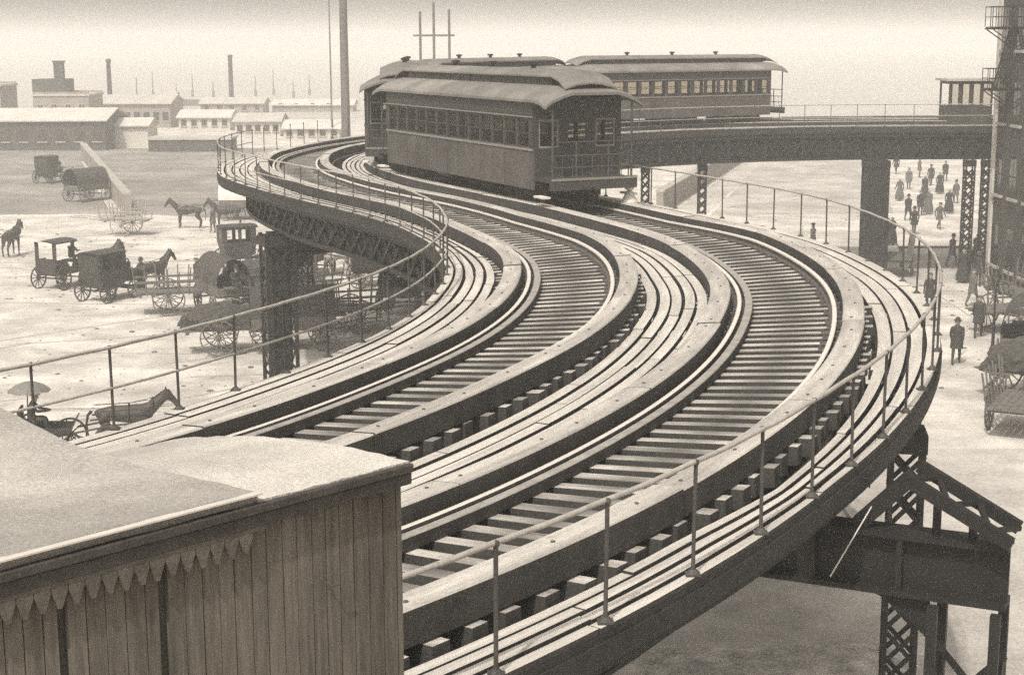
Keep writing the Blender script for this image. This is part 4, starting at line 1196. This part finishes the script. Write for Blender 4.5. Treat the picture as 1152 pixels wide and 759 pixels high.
PPL = [
    (1075, 410, 1.2, 'walk', 'cloth_dark', 'cloth_dark', False, ('bowler', 'd'), 'person in dark coat and bowler walking just outside the right railing, largest on the street'),
    (1045, 350, 1.6, 'stand', 'cloth_dark', 'cloth_dark', False, ('cap', 'd'), 'person in dark coat and cap standing beyond the railing bend'),
    (1070, 300, .4, 'walk', 'cloth_mid', 'cloth_mid', False, ('bowler', 'd'), 'person in brown coat beside the timber hitching rail'),
    (1003, 276, 2.0, 'stand', 'cloth_dark', 'cloth_dark', True, None, 'person in long dark skirt right of the far viaduct column'),
    (996, 272, 1.8, 'walk', 'cloth_mid', 'cloth_mid', False, ('cap', 'd'), 'person in brown coat and cap right beside the far viaduct column'),
    (1021, 248, 1.0, 'walk', 'cloth_dark', 'cloth_dark', False, ('bowler', 'd'), 'person in dark coat and bowler walking away, left of the street pair'),
    (1035, 243, 1.3, 'walk', 'cloth_dark', 'cloth_dark', False, ('cap', 'd'), 'person in dark coat and cap, left one of the pair under the far girder'),
    (1044, 241, 1.3, 'walk', 'cloth_mid', 'cloth_mid', True, None, 'person in long brown skirt, right one of the pair under the far girder'),
    (1067, 240, -1.4, 'walk', 'cloth_dark', 'cloth_dark', True, None, 'person in long dark skirt walking towards the viaduct near the thin columns'),
    (1022, 213, 1.2, 'stand', 'cloth_mid', 'cloth_mid', False, ('cap', 'd'), 'distant person in brown coat on the pale street beside the big column'),
    (1047, 209, 1.5, 'walk', 'cloth_dark', 'cloth_dark', False, ('bowler', 'd'), 'distant person in dark coat and bowler in the middle of the pale street'),
    (1057, 218, 1.5, 'walk', 'cloth_dark', 'cloth_dark', True, None, 'distant person in long dark skirt in the middle of the pale street'),
    (1034, 200, .2, 'stand', 'cloth_mid', 'cloth_mid', False, ('bowler', 'd'), 'farthest person in a brown coat seen under the far girder'),
    (914, 285, 2.6, 'stand', 'cloth_pale', 'cloth_pale', False, ('cap', 'd'), 'person in pale coat and cap standing behind the far part of the right railing'),
]
PPL += [
    (1008, 196, 1.7, 'walk', 'cloth_dark', 'cloth_dark', False, ('cap', 'd'), 'small distant person in dark cap right of the top of the big far column'),
    (1040, 222, 1.1, 'walk', 'cloth_dark', 'cloth_dark', True, None, 'distant person in long dark skirt just above the street pair under the far girder'),
    (1028, 264, 1.5, 'walk', 'cloth_dark', 'cloth_dark', False, ('bowler', 'd'), 'person in dark coat and bowler walking between the big far column and hitching rail'),
    (1056, 258, -1.2, 'walk', 'cloth_mid', 'cloth_mid', False, ('cap', 'd'), 'person in brown coat and cap walking to the viewer above the hitching rail'),
    (1083, 318, 1.4, 'stand', 'cloth_dark', 'cloth_dark', True, None, 'person in long dark skirt standing below the two thin right columns'),
    (1100, 380, 1.2, 'walk', 'cloth_dark', 'cloth_dark', False, ('cap', 'd'), 'person in dark coat and cap walking left of the street lamp'),
    (1098, 298, .8, 'walk', 'cloth_mid', 'cloth_mid', True, None, 'person in long brown skirt at the feet of the two thin right columns'),
    (160, 330, 2.4, 'stand', 'cloth_dark', 'cloth_dark', False, ('bowler', 'd'), 'person in dark coat and bowler standing beside the black closed cab horse'),
    (1012, 226, 1.9, 'walk', 'cloth_dark', 'cloth_mid', True, None, 'distant person in long brown skirt walking just right of the big far column'),
    (1063, 204, 1.2, 'walk', 'cloth_dark', 'cloth_dark', False, ('cap', 'd'), 'distant person in dark coat and cap left of the two thin right columns'),
    (1075, 229, 1.8, 'stand', 'cloth_mid', 'cloth_mid', False, ('bowler', 'd'), 'person in brown coat and bowler standing left of the thin right columns'),
    (1100, 322, -2.0, 'stand', 'cloth_dark', 'cloth_dark', False, ('cap', 'd'), 'person in dark coat and cap standing at the foot of the tall building'),
    (1093, 345, .6, 'walk', 'cloth_mid', 'cloth_mid', False, ('cap', 'd'), 'person in brown coat walking towards the flat cart at right'),
    (222, 330, .3, 'stand', 'cloth_dark', 'cloth_dark', False, ('cap', 'd'), 'person in dark coat and cap standing between stake cart and arched wagon'),
    (240, 262, 2.8, 'stand', 'cloth_mid', 'cloth_mid', False, ('bowler', 'd'), 'person in brown coat and bowler standing between the pair of horses'),
]
for px, py, rz, pose, b, c, lg, hat, lab in PPL:
    person(lab, G(px, py), rz, pose, b, c, lg, hat)

for (px, py, a, x, z, lab) in ((118, 338, 62, 1.02, 1.46, 'person in dark clothes driving the black closed cab'), (66, 324, 66, 1.0, 1.36, 'person in dark clothes driving the open topped cab'),
                              (252, 350, -62, 1.8, 1.42, 'person in dark clothes seated at the front of the arched wagon')):
    g = G(px, py); person(lab, (g[0] + x * math.cos(R_(a)), g[1] + x * math.sin(R_(a)), z), R_(a), 'sit', 'cloth_dark', None, False, ('bowler', 'd'))
# hitching rail and street lamp at right
p = G(1046, 300); t = thing('hitching_rail', 'long timber hitching rail across the right hand street', 'hitching rail', p)
mb = MB(); mb.bar((-1.7, 0, 1.05), (1.7, 0, 1.05), .1, .12); mb.build('cross_bar', M['brownpaint'], t)
for x in (-1.55, 0, 1.55):
    mb = MB(); mb.bar((x, 0, 0), (x, 0, .989), .1, .1, (1, 0, 0)); mb.build('post', M['brownpaint'], t)
p = G(1116, 402); t = thing('street_lamp', 'slim dark gas street lamp at the right kerb', 'street lamp', p)
mb = MB(); mb.lathe([(.14, 0), (.14, .3), (.07, .5), (.05, 1.6), (.06, 1.65), (.04, 1.7), (.035, 2.7)], n=10); mb.bar((-.25, 0, 2.5), (.25, 0, 2.5), .03, .03); mb.build('lamp_post', M['iron'], t, True)
mb = MB()
for a in range(4):
    a0 = a * math.pi / 2 + .785; mb.bar((.1 * math.cos(a0), .1 * math.sin(a0), 2.7), (.18 * math.cos(a0), .18 * math.sin(a0), 3.1), .02, .02)
mb.lathe([(.2, 3.1), (.08, 3.28), (.03, 3.36), (0, 3.4)], n=8); mb.build('lantern', M['iron'], t)
mb = MB(); mb.lathe([(.09, 2.72), (.17, 3.09)], n=4); mb.build('lantern_glass', M['glass'], t)

# ------------------------------------------------------------------ buildings
def building(name, label, cat, x0, x1, y0, y1, h, m, roof='flat', rh=0, rm='greyroof', win=None, wm=None, parapet=.5, group=None, side=0):
    t = thing(name, label, cat, ((x0 + x1) / 2, (y0 + y1) / 2, 0), 0, group)
    X, Y = (x1 - x0) / 2, (y1 - y0) / 2
    mb = MB(); mb.box(-X, X, -Y, Y, 0, h); mb.build('wall', M[m], t)
    if roof == 'gable':
        mb = MB()
        P = [(-X - .3, -Y - .4, h - .08), (X + .3, -Y - .4, h - .08), (X + .3, 0, h + rh), (-X - .3, 0, h + rh), (-X - .3, Y + .4, h - .08), (X + .3, Y + .4, h - .08)]
        for dz in (0, .14): mb.poly([(a, b, c + dz) for a, b, c in P[:4]]); mb.poly([(P[k][0], P[k][1], P[k][2] + dz) for k in (3, 2, 5, 4)])
        for a, b in ((0, 1), (1, 2), (2, 5), (5, 4), (4, 3), (3, 0)): mb.poly([P[a], P[b], (P[b][0], P[b][1], P[b][2] + .14), (P[a][0], P[a][1], P[a][2] + .14)])
        mb.build('roof', M[rm], t)
        g = MB()
        for x in (-X + .02, X - .02): g.poly([(x, -Y, h), (x, Y, h), (x, 0, h + rh)])
        g.build('gable', M[m], t)
    else:
        mb = MB(); mb.box(-X - .15, X + .15, -Y - .15, Y + .15, h + .003, h + .25); mb.build('cornice', M[rm], t)
        if parapet:
            for ya in (-Y, Y - .25):
                mb = MB(); mb.box(-X, X, ya, ya + .25, h + .253, h + parapet); mb.build('parapet', M[m], t)
    if win:
        nx, zs, ww, wh = win
        fm = MB(); fm.box(-ww / 2, ww / 2, -.06, .05, 0, wh)
        fme = fm.mesh('window', wm or M['darkpaint'])
        pn = MB()
        for i in range(2):
            for j in range(2): pn.box(-ww / 2 + .06 + i * (ww / 2 - .03), -.03 + i * (ww / 2 - .03), -.075, -.062, .06 + j * (wh / 2 - .03), wh / 2 - .03 + j * (wh / 2 - .03))
        pme = pn.mesh('pane', M['darkglass'])
        si = MB(); si.box(-ww / 2 - .1, ww / 2 + .1, -.16, .04, -.13, -.004); sme = si.mesh('sill', M['stone'])
        for z in zs:
            for k in range(nx):
                o = link('window', fme, t); o.location = (-X + (k + .5) * 2 * X / nx, -Y, z)
                link('pane', pme, o); link('sill', sme, o)
            for k in range(side):
                o = link('window', fme, t); o.location = (-X, -Y + (k + .5) * 2 * Y / side, z); o.rotation_euler = (0, 0, -math.pi / 2)
                link('pane', pme, o); link('sill', sme, o)
    return t
def bx(px0, px1, Y): return (px0 - CX) / F * Y, (px1 - CX) / F * Y
def ztop(py, Y): return CAMZ - (py - YH) / F * Y
# right hand tall building
x0, _ = bx(1120, 1152, 75.3)
bld = building('brick_building', 'tall dark brick building filling the right edge of the photo', 'building', x0, x0 + 15, 58, 75.8, 21, 'brick', win=(7, (1.2, 4.6, 8.0, 11.4, 14.8, 18.0), 1.05, 2.0), wm=M['carbody'], side=8)
mb = MB(); mb.box(-7.5 - .12, -7.5 - .003, 8.55, 8.9, 0, 20.9); mb.build('pilaster', M['stucco'], bld)
fe = thing('fire_escape', 'iron fire escape balconies on the left side of the tall brick building', 'fire escape', (x0 - .003, 73.4, 0))
for zz in (9.6, 12.4):
    mb = MB(); 
    for k in range(6): mb.box(-1.25 + k * .205, -1.25 + k * .205 + .17, -.55, .55, zz, zz + .05)
    for y in (-.5, .5): mb.bar((-1.3, y, zz - .04), (-.01, y, zz - .04), .06, .07); mb.bar((-1.2, y, zz - .08), (-.01, y, zz - .9), .05, .05)
    mb.build('balcony', M['iron'], fe)
    mb = MB()
    for y in (-.56, .56): mb.bar((-1.28, y, zz + .95), (-.01, y, zz + .95), .04, .04); mb.bar((-1.28, y, zz + .5), (-.01, y, zz + .5), .03, .03)
    mb.bar((-1.28, -.56, zz + .95), (-1.28, .56, zz + .95), .04, .04)
    for k in range(6):
        for y in (-.56, .56): mb.bar((-1.28 + k * .25, y, zz + .05), (-1.28 + k * .25, y, zz + .93), .03, .03)
    mb.build('balustrade', M['iron'], fe)
mb = MB(); mb.bar((-.9, -.3, 9.65), (-.25, -.3, 12.4), .05, .08); mb.bar((-.9, .1, 9.65), (-.25, .1, 12.4), .05, .08)
for k in range(9): mb.bar((-.9 + .07 * k, -.3, 9.8 + .3 * k), (-.9 + .07 * k, .1, 9.8 + .3 * k), .04, .04)
mb.build('ladder', M['iron'], fe)
# station cabin on the far leg
yc = RP.off(RP.len - 12, 0).y
xc0, xc1 = bx(1060, 1108, 79.0)
cab = thing('station_cabin', 'small windowed station cabin standing on the far viaduct beside the tall building', 'cabin', ((xc0 + xc1) / 2, 79.3, DECK))
wx = (xc1 - xc0) / 2
mb = MB(); mb.box(-wx, wx, -.9, .9, .055, 1.0); 
for k in range(5):
    x = -wx + k * (2 * wx / 4); mb.box(max(-wx, x - .08), min(wx, x + .08), -.9, -.8, 1.001, 2.1); mb.box(max(-wx, x - .08), min(wx, x + .08), .8, .9, 1.001, 2.1)
mb.box(-wx, wx, -.9, .9, 2.101, 2.25); mb.build('wall', M['carbody'], cab)
for k in range(4):
    x = -wx + k * (2 * wx / 4) + .09; mb = MB(); mb.box(x, x + wx / 2 - .18, -.86, -.85, 1.002, 2.099); mb.build('window', M['glass'], cab)
mb = MB(); mb.box(-wx - .2, wx + .2, -1.15, 1.15, 2.253, 2.36); mb.build('roof', M['greyroof'], cab)

# left background
x0, x1 = bx(-60, 123, 176)
building('warehouse', 'long low dark brick warehouse with pale roof at the far left', 'warehouse', x0, x1, 176, 186, 3.3, 'brick', 'gable', 1.1, 'stucco', (9, (1.0,), .9, 1.3))
x0, x1 = bx(44, 106, 201)
b = building('factory', 'brown brick factory block with a square chimney behind the warehouse', 'factory', x0, x1, 201, 208, 5.2, 'brickmid', win=(4, (.9, 3.0), .8, 1.2), wm=M['stucco'])
xa, xb = bx(44, 80, 203); cx_ = (x0 + x1) / 2
mb = MB(); mb.box(xa - cx_, xb - cx_, -1.5, 3, 5.46, ztop(86, 203)); mb.build('upper_block', M['brick'], b)
xa, xb = bx(68, 78, 203); mb = MB(); mb.box(xa - cx_, xb - cx_, -1.2, -.2, ztop(86, 203), ztop(68, 203)); mb.box(xa - cx_ - .1, xb - cx_ + .1, -1.3, -.1, ztop(68, 203), ztop(68, 203) + .25); mb.build('chimney', M['brick'], b)
x0, x1 = bx(90, 196, 222)
building('long_shed', 'long low grey shed beyond the brick factory', 'shed', x0, x1, 222, 231, 3.4, 'brickmid', 'gable', 1.0, 'greyroof', (10, (1.0,), .8, 1.2))
x0, x1 = bx(125, 170, 180)
building('pale_shed', 'white walled shed right of the low brick warehouse', 'shed', x0, x1, 180, 185, 2.5, 'stucco', 'gable', .7, 'stucco')
x0, x1 = bx(170, 262, 173)
building('storage_shed', 'long flat roofed dark shed right of the white shed', 'shed', x0, x1, 173, 177, 1.3, 'brick', 'flat', 0, 'greyroof', parapet=0)
x0, x1 = bx(-20, 8, 205)
building('corner_house', 'grey house cut by the left edge behind the warehouse', 'house', x0, x1, 205, 212, 6.3, 'brickmid', win=(2, (1, 3.6), .8, 1.2), wm=M['stucco'])
for k, (a, b_, yb, yt, Y, lab, m) in enumerate(((205, 262, 150, 122, 214, 'low white shed above the flat roofed dark shed', 'stucco'), (268, 318, 150, 126, 200, 'white pier shed left of the tall mast above the curve', 'stucco'),
                                     (322, 384, 150, 134, 190, 'low pale pier shed just left of the tall mast', 'stucco'), (230, 300, 130, 108, 262, 'farthest grey pier shed below the thin smokestack', 'brickmid'),
                                     (310, 400, 128, 112, 270, 'far grey pier shed behind the white pier sheds', 'brickmid'))):
    x0, x1 = bx(a, b_, Y); hh = ztop(yt, Y)
    building('pier_shed', lab, 'shed', x0, x1, Y, Y + 6, max(1.2, hh - .8), m, 'gable', .8, 'greyroof' if k % 2 else 'stucco', (5, (.7,), .7, .8))
# chimneys and masts
def stack(px, Y, py, r, label, m='brick'):
    p = ((px - CX) / F * Y, Y, 0); t = thing('smokestack', label, 'smokestack', p, 0, 'smokestacks on the skyline'); h = ztop(py, Y)
    mb = MB(); mb.lathe([(r * 1.3, 0), (r, h - .5), (r * 1.25, h - .45), (r * 1.25, h - .05), (r * .8, h), (r * .7, h - .3)], n=12); mb.build('flue', M[m], t, True)
    mb = MB(); mb.box(-r * 1.8, r * 1.8, -r * 1.8, r * 1.8, 0, .8); mb.build('base', M['stone'], t)
stack(130, 236, 64, .32, 'thin smokestack beside the long grey shed')
stack(265, 275, 60, .36, 'lone thin smokestack above the farthest pier shed')
def mast(px, Y, h, r, label, yards=()):
    p = ((px - CX) / F * Y, Y, 0); t = thing('mast', label, 'mast', p)
    mb = MB(); mb.tube([(0, 0, 0), (0, 0, h * .5), (0, 0, h)], r, 12, r1=r * .75); mb.build('pole', M['brownpaint'], t, True)
    for z, w in yards:
        mb = MB(); mb.tube([(-w, 0, z), (0, 0, z + .02), (w, 0, z)], r * .4, 8); mb.build('crossbar', M['brownpaint'], t)
    mb = MB(); mb.lathe([(r * 1.8, 0), (r * 1.8, .5), (r * 1.2, .9)], n=12); mb.build('step', M['iron'], t)
mast(391.5, 118, 19, .36, 'thick tall mast rising out of the photo left of the train')
mast(376, 190, 22, .11, 'thin tall mast left of the thick tall mast')
for px, tp in ((476, 14), (491, 4), (508, 12)): pass
for k, (px, tp, Y) in enumerate(((160, 84, 330), (178, 78, 340), (204, 92, 335), (222, 80, 350), (245, 90, 345), (292, 84, 350), (312, 76, 360), (334, 90, 340), (352, 82, 355))):
    t = thing('ship_mast', 'bare ship mast on the hazy skyline above the far pier sheds', 'mast', ((px - CX) / F * Y, Y, 0), 0, 'bare ship masts on the skyline')
    hh = ztop(tp, Y); mb = MB(); mb.tube([(0, 0, 0), (0, 0, hh)], .16, 8, r1=.08); mb.build('pole', M['brownpaint'], t)
    mb = MB(); mb.lathe([(.3, 0), (.3, 1.2), (.18, 1.5)], n=8); mb.build('step', M['brownpaint'], t)
t = thing('pole_frame', 'three slim poles joined by a crossbar rising above the train roof', 'pole frame', ((491 - CX) / F * 130, 130, 0))
for px, tp in ((476, 14), (491, 4), (508, 12)):
    mb = MB(); x = (px - 491) / F * 130; mb.tube([(x, 0, 0), (x, 0, ztop(tp, 130))], .13, 8, r1=.1); mb.build('pole', M['brownpaint'], t)
mb = MB(); mb.bar((-1.7, 0, ztop(40, 130)), (1.7, 0, ztop(40, 130)), .14, .16); mb.build('crossbar', M['brownpaint'], t)
# small craft on the river
for k, (px, Y, lab) in enumerate(((150, 262, 'small dark barge on the river beyond the long grey shed'), (215, 300, 'farther small dark barge on the river left of the lone smokestack'))):
    t = thing('barge', lab, 'boat', ((px - CX) / F * Y, Y, .01)); mb = MB(); mb.hexa([(-5, -1.4, .02), (5, -1.4, .02), (5, 1.4, .02), (-5, 1.4, .02), (-5.6, -1.7, 1.1), (5.8, -1.7, 1.1), (5.8, 1.7, 1.1), (-5.6, 1.7, 1.1)]); mb.build('hull', M['brownpaint'], t)
    mb = MB(); mb.box(-4, -1.5, -1, 1, 1.101, 2.6); mb.build('deckhouse', M['stucco'], t)

# ------------------------------------------------------------------ light, sky, air
SUN_EL, SUN_AZ = 53.0, 203.0    # azimuth measured clockwise from +Y: behind the camera, a little to the left
sd = Vector((math.sin(R_(SUN_AZ)) * math.cos(R_(SUN_EL)), math.cos(R_(SUN_AZ)) * math.cos(R_(SUN_EL)), math.sin(R_(SUN_EL))))
sl = bpy.data.lights.new('sun', 'SUN'); sl.energy = 4.0; sl.angle = R_(1.0); sl.color = (1, .96, .90)
so = bpy.data.objects.new('sun', sl); COL.objects.link(so); so.rotation_euler = sd.to_track_quat('Z', 'Y').to_euler(); so.location = (0, 0, 60)
w = bpy.data.worlds.new('World'); SC.world = w; w.use_nodes = True
nt = w.node_tree; N, L = nt.nodes, nt.links
bg = N['Background']; sky = N.new('ShaderNodeTexSky'); sky.sky_type = 'NISHITA'; sky.sun_disc = False
sky.sun_elevation = R_(SUN_EL); sky.sun_rotation = R_(SUN_AZ); sky.dust_density = 7.0; sky.ozone_density = .3; sky.air_density = 1.0
hs = N.new('ShaderNodeHueSaturation'); hs.inputs['Saturation'].default_value = 0.0
mx = N.new('ShaderNodeMixRGB'); mx.blend_type = 'MULTIPLY'; mx.inputs[0].default_value = 1; mx.inputs[2].default_value = (1.22, 1.185, 1.115, 1)
tc = N.new('ShaderNodeTexCoord'); ns = N.new('ShaderNodeTexNoise'); ns.inputs['Scale'].default_value = 38; ns.inputs['Detail'].default_value = 12; ns.inputs['Roughness'].default_value = .72
rg = N.new('ShaderNodeMapRange'); rg.inputs['From Min'].default_value = .3; rg.inputs['From Max'].default_value = .7; rg.inputs['To Min'].default_value = .6; rg.inputs['To Max'].default_value = 1.5
L.new(tc.outputs['Generated'], ns.inputs['Vector']); L.new(ns.outputs['Fac'], rg.inputs['Value'])
m2 = N.new('ShaderNodeVectorMath'); m2.operation = 'SCALE'
L.new(sky.outputs[0], hs.inputs['Color']); L.new(hs.outputs[0], mx.inputs[1]); L.new(mx.outputs[0], m2.inputs[0]); L.new(rg.outputs[0], m2.inputs['Scale']); L.new(m2.outputs[0], bg.inputs['Color'])
bg.inputs['Strength'].default_value = .15
HAZE = .0018
hm = bpy.data.materials.new('haze_air'); hm.use_nodes = True
nt = hm.node_tree
for n in list(nt.nodes): nt.nodes.remove(n)
out = nt.nodes.new('ShaderNodeOutputMaterial'); pv_ = nt.nodes.new('ShaderNodeVolumePrincipled')
pv_.inputs['Color'].default_value = (.93, .908, .87, 1); pv_.inputs['Density'].default_value = HAZE; pv_.inputs['Anisotropy'].default_value = .0
nt.links.new(pv_.outputs[0], out.inputs['Volume'])
mb = MB(); mb.box(-1510, 1510, -65, 2410, -1, 24); tag(mb.build('haze', hm), kind='stuff')

vs = SC.view_settings
SC.display_settings.display_device = 'sRGB'
vs.view_transform = 'Standard'; vs.look = 'None'; vs.exposure = -0.32; vs.gamma = 1.0; vs.use_curve_mapping = False
SC.render.engine = 'CYCLES'
SC.cycles.use_denoising = False
SC.cycles.volume_bounces = 1
SC.cycles.max_bounces = 6
SC.cycles.transparent_max_bounces = 12
SC.cycles.use_adaptive_sampling = False
